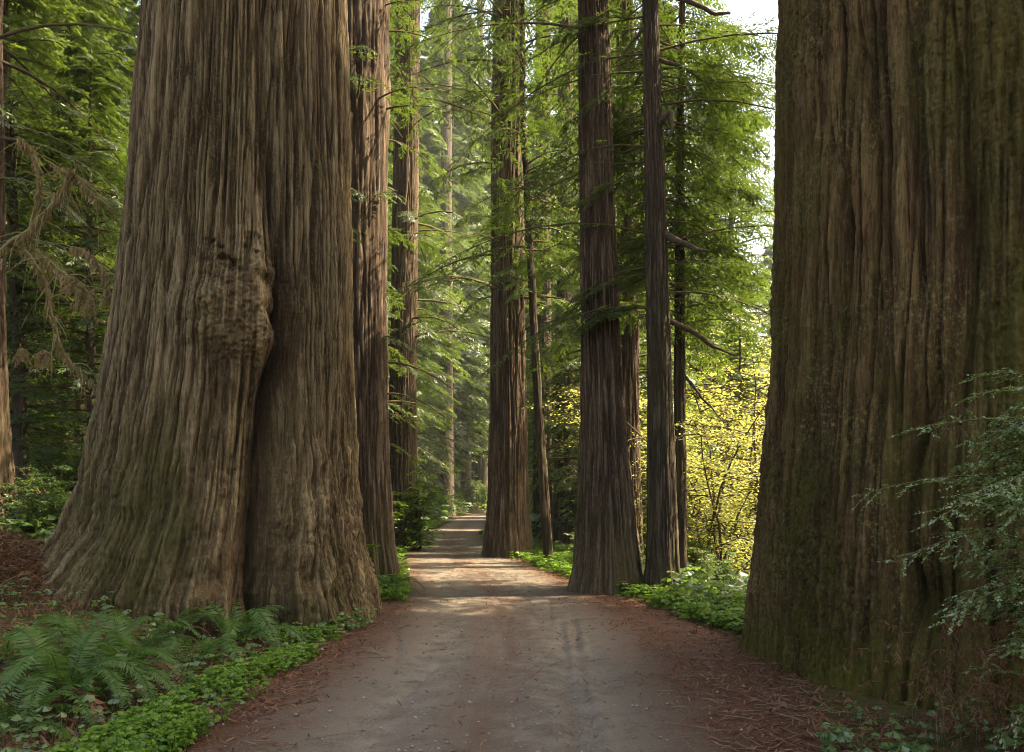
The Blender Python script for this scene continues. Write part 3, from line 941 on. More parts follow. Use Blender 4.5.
LITE = maple(356, 1.7, M_CLOVER, leaf=.065, nst=11, nleaf=3600, spread=.7, name='sunlit_tone_shrub', cat='shrub', crown='foliage', stem='stem', bark=M_TWIG)  # same shrub with lighter leaves; sunlight on the bank put into the colour
rng = np.random.RandomState(5)


def at(px, d, clear=0.0):
    """ground point d metres ahead at a pixel column, moved sideways off the road if it is nearer than clear to its centre line"""
    x = (px - 512) * d / F_PX
    if clear:
        c = float(road_c(d))
        if abs(x - c) < clear: x = c + math.copysign(clear, x - c) if px > 490 else c - clear
    return x, d


# --- conifers standing among and behind the trunks: (pixel column of the stem, metres ahead, scale, kind, label)
G_FAR = 'far conifers filling the forest behind the trunks'
spots = [
    # left of the burled giant
    (22, 17, 1.0, 1, 'feathery green hemlock behind the mossy bare branches at the left edge'),
    (84, 21, 1.15, 1, 'light green hemlock showing just left of the burled giant'),
    (-60, 19, 1.1, 1, 'hemlock mostly cut off by the left edge'),
    (128, 27, 1.3, 1, 'tall hemlock whose boughs touch the burled giant\'s left outline'),
    (95, 17, .8, 2, 'small dark hemlock low beside the burled giant\'s left outline'),
    (-20, 26, 1.5, 1, 'tall pale hemlock high at the left edge'),
    (446, 27, 1.35, 0, 'tall dark hemlock left of the bend filling the gap above the road'),
    (588, 36, 1.3, 1, 'light hemlock far back left of the furrowed redwood'),
    (725, 42, 2.0, 1, 'very tall light hemlock at the back of the clearing'),
    (50, 30, 1.6, 2, 'tall dark hemlock in the shade behind the light green hemlock'),
    # between the giants and the bend
    (352, 25, 1.1, 2, 'hemlock between the dark red brown redwood and the slim reddish one'),
    (432, 31, 1.1, 1, 'bright hemlock hanging its boughs over the left side of the road'),
    (455, 42, 1.45, 0, 'hemlock in front of the pale grey far trunk'),
    (408, 38, 1.5, 0, 'dark hemlock behind the slim reddish redwood'),
    (468, 56, 1.3, 1, 'pale hemlock close to the thin far trunk beyond the bend'),
    # right of the bend
    (556, 27, 1.0, 2, 'hemlock between the thin leaning stem and the furrowed redwood'),
    (604, 31, 1.35, 0, 'dark hemlock directly behind the furrowed redwood'),
    (655, 24, .8, 1, 'light hemlock directly behind the dark branched trunk'),
    (700, 33, 1.15, 2, 'hemlock rising behind the yellow maples'),
    (742, 27, .75, 0, 'small dark hemlock standing among the yellow maples'),
    (530, 40, 1.3, 1, 'bright hemlock behind the ridged redwood at the bend'),
]
for i, (px, d, s, k, lab) in enumerate(spots):
    x, y = at(px, d, 4.6)
    HEM[k].put(x, y, rng.uniform(0, 6.28), s * rng.uniform(.95, 1.05), lab)
tall = [(-90, 38), (-10, 34), (38, 48), (78, 40), (112, 55), (20, 62), (140, 70), (330, 60), (392, 50), (425, 62), (448, 78), (405, 90), (468, 95), (490, 110), (515, 60), (545, 75), (570, 52), (592, 88), (612, 58), (640, 72), (668, 50),
        (690, 95), (716, 74), (765, 90), (830, 70), (900, 80), (1000, 60), (1080, 75), (650, 120), (560, 125), (480, 140), (430, 130), (360, 120), (250, 110), (180, 90), (60, 85), (-60, 80), (-160, 60), (730, 130), (790, 140), (462, 104), (478, 120), (452, 98), (486, 136), (470, 150), (440, 112), (500, 99), (458, 88)]
for i, (px, d) in enumerate(tall):
    x, y = at(px, d, 5.5)
    TALL[i % 3].put(x, y, rng.uniform(0, 6.28), rng.uniform(.8, 1.2), 'tall far conifer deep in the forest, one of those filling the gaps between nearer trunks', G_FAR)

# yellow maples in the sunny clearing on the right
maps = [(762, 31, 2.0, 0, 'golden maple with the highest crown in the clearing, against the right giant'), (738, 26, 1.5, 1, 'golden airy maple in the middle of the clearing'), (715, 17, .85, 0, 'yellow green maple lit by the sun beside the right giant'), (748, 20, 1.05, 1, 'bright yellow maple touching the right giant\'s outline'), (700, 24, 1.2, 0, 'tall yellow maple behind the thin dark stem'),
        (765, 25, 1.3, 1, 'tall yellow maple half hidden by the right giant'), (735, 30, 1.8, 0, 'pale yellow maple at the back of the clearing'), (690, 32, 1.6, 1, 'yellow maple at the back of the clearing left of the pale one'), (790, 33, 1.9, 0, 'yellow maple mostly behind the right giant'),
        (755, 38, 2.2, 0, 'tall yellow green maple farthest back in the clearing beside the right giant'), (722, 36, 2.0, 1, 'tall airy maple behind the pale yellow one'),
        (665, 27, .9, 1, 'small green yellow maple between the dark branched trunk and the reddish one')]
for px, d, s, k, lab in maps:
    x, y = at(px, d)
    MAP[k].put(x, y, rng.uniform(0, 6.28), s, lab, 'maples in the sunny clearing')

# shrubs along the road
shr = [(398, 17.5, .9, 0, 'leafy shrub at the foot of the dark red brown redwood'), (418, 22, .95, 1, 'shrub hanging over the left road edge'), (440, 27, 1.0, 0, 'shrub on the left bank before the bend'), (428, 33, 1.3, 1, 'shrub below the pale grey far trunk'),
       (452, 40, 1.2, 0, 'low shrub on the left where the road turns'), (378, 19, 1.2, 1, 'tall shrub on the bank behind the dark red brown redwood'), (470, 62, 1.4, 0, 'distant shrub where the road vanishes'),
       (505, 34, .9, 1, 'shrub behind the ridged redwood'), (565, 19, .6, 0, 'small shrub by the foot of the thin leaning stem'), (625, 16.5, .55, 1, 'low shrub behind the furrowed redwood\'s foot'), (690, 16.6, .75, 0, 'green shrub at the foot of the thin dark stem'),
       (722, 14, .6, 1, 'low green shrub in the sun beside the right giant'), (30, 13.5, .7, 0, 'shrub beside the sunlit trunk at the left edge'), (70, 16, 1.2, 1, 'dark shrub in the shade behind the burled giant'), (100, 20, 1.3, 0, 'tall dark shrub further back left of the burled giant'), (10, 19, 1.3, 1, 'shrub behind the sunlit trunk at the left edge'),
       (55, 14.5, .9, 1, 'low dark shrub between the sunlit trunk and the burled giant'), (88, 25, 1.8, 0, 'broad shrub deep in the shade left of the burled giant'), (45, 23, 1.7, 1, 'broad dark shrub behind the tall dark one'), (-8, 27, 1.9, 0, 'broad shrub deep in the shade at the left edge'),
       (405, 15.2, .6, 1, 'small leafy shrub at the road edge beside the dark red brown redwood'), (412, 19.5, .85, 0, 'shrub spilling on the litter beside the road'), (590, 26, 1.3, 1, 'shrub seen low between the thin leaning stem and the furrowed redwood'), (645, 23, 1.3, 0, 'shrub seen low between the two foreground trunks on the right')]
for px, d, s, k, lab in shr:
    x, y = at(px, d, 2.6)
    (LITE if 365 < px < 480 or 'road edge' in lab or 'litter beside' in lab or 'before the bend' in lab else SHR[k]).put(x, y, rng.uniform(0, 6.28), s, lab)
# bushes filling the forest floor far back, and hemlocks closing the view where the road turns away
for i, (px, d, s) in enumerate(((470, 100, 2.4), (455, 97, 2.2), (485, 104, 2.6), (500, 92, 2.2), (440, 88, 2.2), (448, 70, 1.8), (425, 58, 1.8), (410, 46, 1.8), (395, 38, 1.7), (400, 30, 1.5), (388, 26, 1.4), (540, 46, 1.6), (520, 60, 1.8),
                               (570, 42, 1.6), (600, 50, 1.8), (630, 40, 1.6), (660, 44, 1.7), (690, 52, 1.9), (550, 70, 2.2), (720, 48, 1.9), (750, 60, 2.2), (780, 45, 1.8), (20, 40, 2), (60, 46, 2.1), (90, 38, 1.9), (120, 48, 2.1), (-20, 44, 2), (100, 30, 1.6), (30, 33, 1.7), (345, 30, 1.6), (365, 42, 1.9))):
    x, y = at(px, d, 3.4)
    SHR[i % 2].put(x, y, rng.uniform(0, 6.28), s * rng.uniform(.9, 1.15), 'leafy bush far back on the forest floor under the distant trees', 'bushes far back on the forest floor')
for i, (px, d, s) in enumerate(((474, 108, 1.7), (455, 104, 1.5), (492, 112, 1.9), (440, 96, 1.5), (462, 125, 2.2), (425, 74, 1.3), (432, 60, 1.1), (408, 50, 1.2), (505, 118, 2.0), (535, 64, 1.5), (575, 60, 1.5), (615, 48, 1.4), (640, 62, 1.6), (670, 60, 1.6), (700, 66, 1.8), (60, 58, 1.8), (110, 40, 1.5), (20, 52, 1.8), (480, 130, 2.5), (446, 118, 2.2))):
    x, y = at(px, d, 4.6)
    HEM[i % 3].put(x, y, rng.uniform(0, 6.28), s, 'young hemlock far back under the tall trees, seen between the trunks', 'young hemlocks far back between the trunks')
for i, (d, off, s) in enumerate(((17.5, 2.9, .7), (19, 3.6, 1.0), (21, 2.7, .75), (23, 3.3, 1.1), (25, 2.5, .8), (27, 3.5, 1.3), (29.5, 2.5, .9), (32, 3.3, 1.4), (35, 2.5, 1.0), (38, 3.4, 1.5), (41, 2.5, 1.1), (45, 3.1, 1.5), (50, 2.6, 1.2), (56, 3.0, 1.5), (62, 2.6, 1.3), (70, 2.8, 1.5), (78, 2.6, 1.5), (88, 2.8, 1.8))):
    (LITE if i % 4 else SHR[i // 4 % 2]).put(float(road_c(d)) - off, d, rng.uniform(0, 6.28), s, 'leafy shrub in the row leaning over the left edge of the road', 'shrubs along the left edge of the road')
for i, (px, d) in enumerate(((450, 92), (466, 100), (484, 108), (460, 118), (476, 132), (440, 104))):
    x, y = at(px, d, 4.0)
    TALL[i % 3].put(x, y, rng.uniform(0, 6.28), 1.62, 'very tall conifer closing the view straight beyond the bend of the road', 'very tall conifers beyond the bend')
LIT = maple(358, 2.6, M_CLOVER, leaf=.11, nst=8, nleaf=2600, spread=.6, name='elder_shrub', cat='shrub', crown='foliage', stem='stem', bark=M_TWIG)  # sunlit look of this shrub is put into its bright leaf colour
x, y = at(417, 26); LIT.put(x, y, 1.0, 1.25, 'bright lime green shrub left of the road, sunlit glow put into its leaf colour')


# --- crowns of the named trunks
def crown_on(key, seed, z0, z1, n, ln, leaf=(.15, .034), ntw=16, nlf=7, mats=None, azr=(0, 6.283), rise=(0, .3), droop=(.3, .6), hang=.7, r0=.016, gap=None):
    e, info = MID[key]
    rg = np.random.RandomState(seed)
    z = rg.uniform(z0, z1, n)
    if gap: z = z[(z < gap[0]) | (z > gap[1])]
    n = len(z)
    az = rg.uniform(*azr, n)
    r = np.interp(z, info['fz'], info['fr'])
    cx = np.interp(z, info['fz'], info['fx']) - info['fx'][0]
    base = np.stack([cx + np.cos(az) * r * .85, np.sin(az) * r * .85, z], -1)
    mb = MB()
    boughs(mb, rg, base, az, rg.uniform(*ln, n), rg.uniform(*rise, n), rg.uniform(*droop, n), ntw, nlf, leaf, hang=hang, r0=r0)
    link('crown', mb.data('crown_' + e.name, mats or [M_CON, M_TWIG]), e)


crown_on('C', 400, 2.5, 15, 75, (.6, 2.0), leaf=(.13, .03), ntw=9)
crown_on('D', 401, 6, 32, 130, (1.2, 4.0))
crown_on('E', 402, 12, 38, 80, (1.5, 3.5), leaf=(.25, .06))
crown_on('F', 403, 8, 38, 80, (1, 2.6), leaf=(.25, .06))
crown_on('G', 404, 7.5, 34, 140, (1.0, 4.0), leaf=(.16, .036))
crown_on('H', 405, 7, 17.5, 42, (.8, 2.6))
crown_on('HA', 406, 9, 36, 70, (1.2, 3.2), leaf=(.2, .05))
crown_on('HB', 407, 8, 36, 70, (1.2, 3.2), leaf=(.2, .05))
crown_on('I', 408, 9, 38, 130, (1.2, 3.8), leaf=(.16, .04), ntw=20, r0=.010, azr=(-.3, 3.5), gap=(11.5, 21))
crown_on('J', 409, 5, 34, 80, (.8, 2.6), leaf=(.16, .04))
crown_on('K', 410, 5.0, 22, 190, (1.2, 4.2), leaf=(.13, .031), ntw=22, nlf=9, r0=.008, azr=(-.45, 3.6), gap=(11.6, 19.5))
crown_on('L', 411, 5.0, 19, 170, (1.0, 3.4), leaf=(.12, .029), ntw=22, nlf=9, r0=.008, azr=(-.45, 3.6), gap=(11.6, 19.5))
crown_on('M', 412, 6, 26, 90, (1.5, 4.2), leaf=(.14, .032), ntw=18)
# high crowns of the two giants, above the picture
for e, seed, z0, z1, n, ln in ((GIANT_A, 420, 20, 60, 50, (3, 7)), (GIANT_B, 421, 26, 56, 60, (3, 7))):
    rg = np.random.RandomState(seed)
    z = rg.uniform(z0, z1, n); az = rg.uniform(0, 6.283, n)
    mb = MB()
    boughs(mb, rg, np.stack([np.cos(az) * .9, np.sin(az) * .9, z], -1), az, rg.uniform(*ln, n) * (1.1 - .6 * (z - z0) / (z1 - z0)), rg.uniform(-.1, .25, n), rg.uniform(.2, .5, n), 17, 6, (.42, .12), hang=.6)
    link('crown', mb.data('giant_crown', [M_CON, M_TWIG]), e)
# unseen redwoods added on the sunny side so their crowns shade the road
SHADE = proto_conifer('shade_redwood', 430, cat='tree', bark=M_BARK_C, H=46, R=5.5, z0=7, nbr=150, leaf=(.42, .12), ntw=17, nlf=6, shape=.55, trunk_r=.6)
for (x, y) in ((15, 1), (17, 8), (24, 4), (15, -7), (23, 12), (30, 9), (16, 11)):
    SHADE.put(x, y, rng.uniform(0, 6.28), rng.uniform(.9, 1.1), 'unseen redwood added outside the right edge to shade the road', 'redwoods shading the road from the right')

# --- broken stubs and dead limbs on the dark trunk and its neighbour
def limbs(key, lines, label=None):
    e, info = MID[key]
    for pts in lines:
        mb = MB()
        P = np.array([[(px - 512) * d / F_PX - e.location[0], d - e.location[1], CAM_H + (HOR - yy) * d / F_PX] for px, yy, d, r in pts])
        R = np.array([p[3] for p in pts]) * .72
        t = np.linspace(0, 1, len(P)); tt = np.linspace(0, 1, len(P) * 4)
        P = np.stack([np.interp(tt, t, P[:, k]) for k in range(3)], -1)
        P = P + np.stack([pn(tt * 5, len(lines), 0, 61 + k) for k in range(3)], -1) * .05 * np.minimum(1, tt * 4)[:, None]
        mb.tubes(P, np.interp(tt, t, R), 7, 0)
        link('branch', mb.data('branch', [M_BARK_D]), e)


dK = 14.2
limbs('K', [[(656, 128, dK, .10), (664, 118, dK - .2, .085), (671, 112, dK - .3, .06), (672, 128, dK - .35, .045), (669, 140, dK - .35, .02)],
            [(660, 232, dK, .11), (680, 242, dK - .3, .075), (698, 250, dK - .5, .05), (712, 252, dK - .6, .012)],
            [(664, 318, dK, .09), (690, 330, dK + .3, .07), (712, 346, dK + .5, .05), (735, 356, dK + .7, .012)],
            [(660, 60, dK, .06), (680, 66, dK, .045), (704, 82, dK + .2, .02), (715, 95, dK + .3, .01)],
            [(646, 24, dK, .05), (625, 52, dK, .03), (612, 68, dK, .012)],
            [(655, -10, dK, .07), (690, 2, dK - .4, .06), (715, 14, dK - .5, .045), (730, 14, dK - .5, .03)]])
limbs('L', [[(680, 370, 15.5, .05), (700, 395, 15.3, .035), (722, 420, 15.2, .012)], [(680, 200, 15.5, .05), (700, 220, 15.3, .03), (718, 222, 15.2, .012)]])
limbs('G', [[(524, 330, 23.3, .05), (545, 318, 23, .03), (562, 322, 23, .01)]])


# ------------------------------------------------------------------ sword ferns
rf = np.random.RandomState(11)
FR = [frond_mesh(rf, 1.0, a, 52, .100, M_FERN, 'fern_frond', c) for a, c in ((.75, .05), (.95, -.08), (.55, .10), (1.15, .02))]
FR_DEAD = [frond_mesh(rf, .9, a, 26, .055, M_DEAD, 'dead_frond', c) for a, c in ((.50, .10), (.70, -.14))]


def verge_edge(y):
    return np.interp(y, [9.5, 10.5, 13.2, 16.5, 22, 30, 40], [2.75, 2.6, 2.05, 1.75, 1.4, 1.25, 1.25])


def fern(x, y, s, label, n=11, dead=2, group=None, seed=0, dz=0.0):
    rg = np.random.RandomState(seed + 500)
    e = empty('sword_fern', (x, y, float(terr(x, y)) + dz), label, 'fern', group)
    for i in range(n + dead):
        isd = i >= n
        o = link('dead_frond' if isd else 'frond', (FR_DEAD if isd else FR)[rg.randint(2 if isd else 4)], e)
        if isd: o['label'] = 'dry brown frond'
        a = (i * 2.39996 + rg.uniform(-.35, .35)) if not isd else rg.uniform(0, 6.28)
        o.rotation_euler = (rg.uniform(-.25, .25), rg.uniform(-.55, .05) if not isd else rg.uniform(-.1, .25), a)
        k = s * 1.7 * rg.uniform(.7, 1.1)
        o.scale = (k, k, k)
        o.location = (.04 * math.cos(a), .04 * math.sin(a), 0)
    return e


def gp(px, y):
    """ground point seen at a pixel (marching along the ray)"""
    dx, dz = (px - 512) / F_PX, (HOR - y) / F_PX
    d = np.arange(2, 60, .02)
    z = CAM_H + dz * d
    h = terr(dx * d, d)
    k = np.argmax(z < h) if (z < h).any() else len(d) - 1
    return float(dx * d[k]), float(d[k])


near = [(25, 668, .5, 9, 3, 'low sword fern between the duff heap and the large corner fern'), (72, 640, .45, 8, 2, 'small sword fern just below the reddish duff heap'), (165, 640, .5, 9, 2, 'sword fern close under the burled giant\'s mossy left foot'), (110, 700, .75, 11, 2, 'sword fern with broad fronds arching over the clover edge'), (62, 700, .80, 12, 2, 'large sword fern nearest the lower left corner with long green fronds'), (128, 672, .62, 10, 4, 'sword fern with dry brown arching fronds in front of the burled giant'), (196, 668, .72, 7, 2, 'sword fern whose single pale frond bends over towards the road'),
        (238, 645, .80, 12, 3, 'upright sword fern against the foot of the burled giant\'s seam'), (10, 735, .7, 10, 4, 'dark sword fern cut by the lower left corner'), 
        (395, 592, .55, 9, 1, 'sword fern at the foot of the dark red brown redwood'), (90, 655, .6, 9, 2, 'sword fern just behind the large one in the lower left')]
for i, (px, y, s, n, dd, lab) in enumerate(near):
    x, yy = gp(px, y)
    fern(x, yy, s, lab, n, dd, None, i)
G_F = 'small ferns along the road verges'
# far small ferns share one mesh
mbs = []
for k in range(2):
    V, F, M_, T, S_, n0 = [], [], [], [], [], 0
    rg = np.random.RandomState(70 + k)
    mb = MB()
    for i in range(10):
        a = i * 2.4 + rg.uniform(-.3, .3)
        L = rg.uniform(.7, 1.1)
        u = np.linspace(0, 1, 16)
        ar = rg.uniform(.6, 1.1)
        P = np.stack([L * .8 * u, 0 * u, L * (ar * u - (ar + .25) * u ** 2.2)], -1)
        c, s_ = math.cos(a), math.sin(a)
        P = P @ np.array([[c, s_, 0], [-s_, c, 0], [0, 0, 1]])
        d = nrm(np.gradient(P, axis=0)); sd = nrm(np.cross(d, [0, 0, 1.])); 
        ln = .13 * np.minimum(1, u * 5) * (1 - u ** 3) + .01
        for sg in (1, -1):
            mb.leaves(P, sd * sg + d * .4, np.cross(sd, d) + rg.normal(0, .2, d.shape), ln, .05, rg.uniform(.1, .9, 16), 0, wide=.3)
    mbs.append(mb.data('verge_fern', [M_FERN]))
FERNS = [Proto('verge_fern', 'fern', [('fronds', m, [])]) for m in mbs]
n = 0
for i in range(400):
    y = rf.uniform(11, 48)
    side = rf.choice([-1, 1])
    s = float(verge_edge(y)) + rf.uniform(.25, 2.2) if side > 0 else rf.uniform(1.8, 5.0)
    x = float(road_c(y)) + side * s
    if side < 0 and y < 15: continue
    if math.hypot(x - ax, y - ay) < 3 or math.hypot(x - bx, y - by) < 2.9: continue
    FERNS[i % 2].put(x, y, rf.uniform(0, 6.28), rf.uniform(.35, .75), 'small green fern on the road verge among others like it', G_F)
    n += 1
    if n > 75: break
for px, d in ((20, 15), (60, 18), (90, 22), (40, 24), (0, 21), (110, 25), (75, 14.5), (700, 17), (720, 20), (745, 15.5), (735, 23), (700, 27), (755, 19), (670, 20), (640, 22), (600, 22), (560, 26)):
    x, y = at(px, d)
    FERNS[px % 2].put(x, y, rf.uniform(0, 6.28), rf.uniform(.8, 1.2), 'fern on the forest floor beyond the verge among others like it', 'ferns on the forest floor')


# ------------------------------------------------------------------ ground cover, litter (nobody could count them)
def clover(name, pts, size, label, seed, mat=M_CLOVER, hgt=(.02, .17), stalks=True):
    rg = np.random.RandomState(seed)
    n = len(pts)
    mb = MB()
    h = rg.uniform(*hgt, n)
    z = terr(pts[:, 0], pts[:, 1]) + h
    C = np.stack([pts[:, 0], pts[:, 1], z], -1)
    a0 = rg.uniform(0, 6.28, n)
    sz = size * rg.uniform(.6, 1.3, n)
    tn = rg.uniform(0, 1, n)
    tiltv = rg.normal(0, .30, (n, 2))
    for k in range(3):
        a = a0 + k * 2.094
        d = np.stack([np.cos(a), np.sin(a), -.28 + 0 * a + tiltv[:, 0]], -1)
        nn = np.stack([tiltv[:, 0], tiltv[:, 1], np.ones(n)], -1)
        mb.leaves(C, d, nn, sz, sz * 1.02, np.clip(tn + rg.normal(0, .1, n), 0, 1), 0, fold=.16, wide=.62)
    if stalks:
        P = np.stack([C - np.stack([rg.normal(0, .02, n), rg.normal(0, .02, n), h + .02], -1), C], 1)
        mb.tubes(P, .0015, 3, 0, .2)
    o = link(name, mb.data(name, [mat]))
    tag(o, label, kind='stuff')


def band(n, y0, y1, s0, s1, side, seed, dens=None):
    rg = np.random.RandomState(seed)
    y = y0 + (y1 - y0) * rg.uniform(0, 1, n) ** 1.4
    if s0 is None: s0 = verge_edge(y)
    s = side * (s0 + (s1 - s0) * rg.uniform(0, 1, n) ** 1.3)
    x = road_c(y) + s
    edge = .45 * pn(x * .9, y * .9, 0, seed) + .35 * pn(x * 2.7, y * 2.7, 0, seed + 1) + rg.normal(0, .10, n)
    keep = (np.abs(s) > s0 + .15 + edge) & (pn(x * 1.1, y * 1.1, 0, seed + 2) + .5 * pn(x * 5, y * 5, 0, seed + 3) > rg.uniform(-.35, .05, n))
    keep &= (np.hypot(x - ax, y - ay) > 2.2) & (np.hypot(x - bx, y - by) > 2.25)
    return np.stack([x, y], -1)[keep]


clover('clover_ground_cover', band(8000, 4.2, 10.6, 1.95, 2.55, -1, 21), .036, 'bright green clover leaves along the left road edge', 21)
q = band(420, 4.2, 10.6, 1.9, 3.0, -1, 27)
clover('verge_herbs', q, .045, 'larger dark leaved herbs mixed into the clover on the left', 28, M_SHRUB, (.05, .22))
clover('verge_ground_cover', np.concatenate([band(14000, 9.5, 42, None, 4.6, 1, 22), band(11000, 13.0, 60, 1.5, 4.2, -1, 23)]), .075, 'low bright green leaves along both verges further on', 22, hgt=(.04, .24))
q = np.stack([rf.uniform(-8.5, -2.6, 1500), rf.uniform(4.5, 9.3, 1500)], -1)
q = q[(q[:, 0] < road_c(q[:, 1]) - 2.5) & (np.hypot(q[:, 0] - ax, q[:, 1] - ay) > 2.3) & (pn(q[:, 0] * 1.6, q[:, 1] * 1.6, 0, 81) > -.12)]
clover('bank_herbs', q, .06, 'dark green herbs and sprouts between the ferns on the left bank', 82, M_SHRUB, (.03, .26))
clover('clearing_undergrowth', np.stack([np.concatenate([rf.uniform(2.6, 13, 9000), rf.uniform(-16, -6.2, 7000)]), np.concatenate([rf.uniform(11.5, 34, 9000), rf.uniform(12.5, 30, 7000)])], -1), .13, 'low green undergrowth on the forest floor on both sides', 25, M_SHRUB, (.05, .45), False)

def litter(name, pts, lens, wid, mat, label, seed, lift=.012, dip=.35):
    rg = np.random.RandomState(seed)
    n = len(pts)
    a = rg.uniform(0, 6.28, n)
    d = np.stack([np.cos(a), np.sin(a), rg.normal(0, dip, n)], -1)
    nn = np.stack([rg.normal(0, .4, n), rg.normal(0, .4, n), np.ones(n)], -1)
    L = rg.uniform(*lens, n)
    C = np.stack([pts[:, 0], pts[:, 1], terr(pts[:, 0], pts[:, 1]) + lift + rg.uniform(0, .012, n)], -1) - d * L[:, None] * .5
    C[:, 2] = np.maximum(C[:, 2], terr(C[:, 0], C[:, 1]) + .008)
    mb = MB()
    mb.leaves(C, d, nn, L, L * wid, rg.uniform(0, 1, n), 0)
    o = link(name, mb.data(name, [mat]))
    tag(o, label, kind='stuff')


def shoulder(n, seed, y0=4, y1=26, s0=1.15, s1=3.2):
    rg = np.random.RandomState(seed)
    y = y0 + (y1 - y0) * rg.uniform(0, 1, n) ** 1.7
    q = rg.uniform(0, 1, n)
    s = np.where(q < .94, s0 + (s1 - s0) * rg.beta(2.0, 1.7, n), rg.uniform(-.4, 1.2, n)) * rg.choice([-1, 1], n)
    x = road_c(y) + s
    k = (np.hypot(x - ax, y - ay) > 2.0) & (np.hypot(x - bx, y - by) > 2.0)
    k &= (pn(x * 1.3, y * .9, 0, 91) + .6 * pn(x * 4, y * 3, 0, 92) > rg.uniform(-.5, .35, n) - .25 * sstep(1.4, 2.2, np.abs(s)))
    return np.stack([x, y], -1)[k]


M_LITTER = leaf_mat('needle_litter', (.075, .030, .016), (.24, .120, .070), .12, gloss=.02)
litter('needle_litter', shoulder(42000, 31), (.025, .11), .15, M_LITTER, 'red brown needle sprays and leaf litter strewn along the road edges', 31)
q = np.stack([rf.uniform(-9.5, -2.4, 12000), rf.uniform(4.6, 10.5, 12000)], -1)
q = q[(q[:, 0] < road_c(q[:, 1]) - 2.0) & (np.hypot(q[:, 0] - ax, q[:, 1] - ay) > 2.1)]
litter('bank_litter', q, (.04, .15), .16, M_LITTER, 'brown dead needle sprays lying between the ferns on the left bank', 35, lift=.02, dip=.5)
M_STICK = plain_mat('fallen_twig', (.07, .045, .03), (.2, .14, .10), 20)
rg = np.random.RandomState(33)
pts = shoulder(620, 33, 4.2, 14, .9, 3.0)
mb = MB()
a = rg.uniform(0, 6.28, len(pts)); L = rg.uniform(.08, .40, len(pts))
tt = np.linspace(-.5, .5, 5)
P = np.stack([pts[:, :1] + np.cos(a)[:, None] * L[:, None] * tt + rg.normal(0, .008, (len(pts), 5)), pts[:, 1:] + np.sin(a)[:, None] * L[:, None] * tt + rg.normal(0, .008, (len(pts), 5))], -1)
P = np.concatenate([P, (terr(P[..., 0], P[..., 1]) + .014 + rg.uniform(0, .02, (len(pts), 5)))[..., None]], -1)
mb.tubes(P, rg.uniform(.0018, .005, (len(pts), 1)) * np.ones(5), 4, 0)
tag(link('fallen_twigs', mb.data('fallen_twigs', [M_STICK])), 'thin fallen twigs scattered over the litter beside the road', kind='stuff')

# duff: dead needle heap over the left giant's root, dry tangle at the right giant's foot
rg = np.random.RandomState(41)
n = 13000
px_ = np.stack([rg.normal(-6.7, .85, n), rg.normal(9.7, .60, n)], -1)
mb = MB()
a = rg.uniform(0, 6.28, n)
d = np.stack([np.cos(a), np.sin(a), rg.normal(-.1, .5, n)], -1)
C = np.stack([px_[:, 0], px_[:, 1], terr(px_[:, 0], px_[:, 1]) + rg.uniform(0, .10, n)], -1)
mb.leaves(C, d, np.stack([rg.normal(0, .6, n), rg.normal(0, .6, n), np.ones(n)], -1), rg.uniform(.04, .14, n), .016, rg.uniform(0, 1, n), 0)
tag(link('duff_heap', mb.data('duff_heap', [M_DEAD])), 'heap of reddish dead needle sprays on the root at the left edge', kind='stuff')


# ------------------------------------------------------------------ sapling in front of the right giant
def sapling():
    rg = np.random.RandomState(51)
    x0, y0 = 3.64, 4.95
    z0 = float(terr(x0, y0))
    e = empty('huckleberry_bush', (x0, y0, z0), 'small leaved pale green bush reaching in from the right before the dark mossy giant', 'bush')
    st = MB()
    t = np.linspace(0, 1, 14)
    P = np.stack([-.25 * t + .06 * np.sin(t * 7), .12 * np.sin(t * 4), -.1 + 2.55 * t], -1)
    st.tubes(P, .020 * (1.05 - t) + .003, 7, 0)
    child_ = link('stem', st.data('sapling_stem', [M_TWIG]), e)
    cr = MB()

    def spray(bz, az, ln, rise, droop, n_tw=15):
        b = np.array([np.interp(bz, P[:, 2], P[:, k]) for k in range(3)])[None]
        boughs(cr, rg, b, np.array([az]), ln, rise, droop, n_tw, 11, (.027, .0135), tw_len=.30, r0=.006, bare=.14, hang=.3, flat=1.7)
    for i in range(58):
        z = rg.uniform(.75, 2.3)
        az = math.pi + rg.normal(0, .9)
        spray(z, az, rg.uniform(.3, .72) * (1.15 - .2 * z / 2.4), rg.uniform(.05, .6), rg.uniform(.1, .6), 14)
    spray(2.1, math.pi + .1, 1.05, .10, .16, 20)
    spray(1.75, math.pi - .25, 1.15, .16, .25, 22)
    spray(1.70, math.pi + .35, 1.1, .12, .3, 22)
    spray(1.45, math.pi, .95, .15, .4, 20)
    spray(1.15, math.pi + .2, .75, .05, .45, 18)
    for i in range(24):
        spray(rg.uniform(.3, 1.2), math.pi + rg.normal(-.2, .8), rg.uniform(.3, .65), rg.uniform(.1, .5), rg.uniform(.2, .6), 13)
    for i in range(12):
        spray(rg.uniform(.8, 2.5), rg.uniform(0, 6.28), rg.uniform(.3, .6), .2, .3, 12)
    link('foliage', cr.data('sapling_foliage', [M_NEAR, M_TWIG]), e)


sapling()


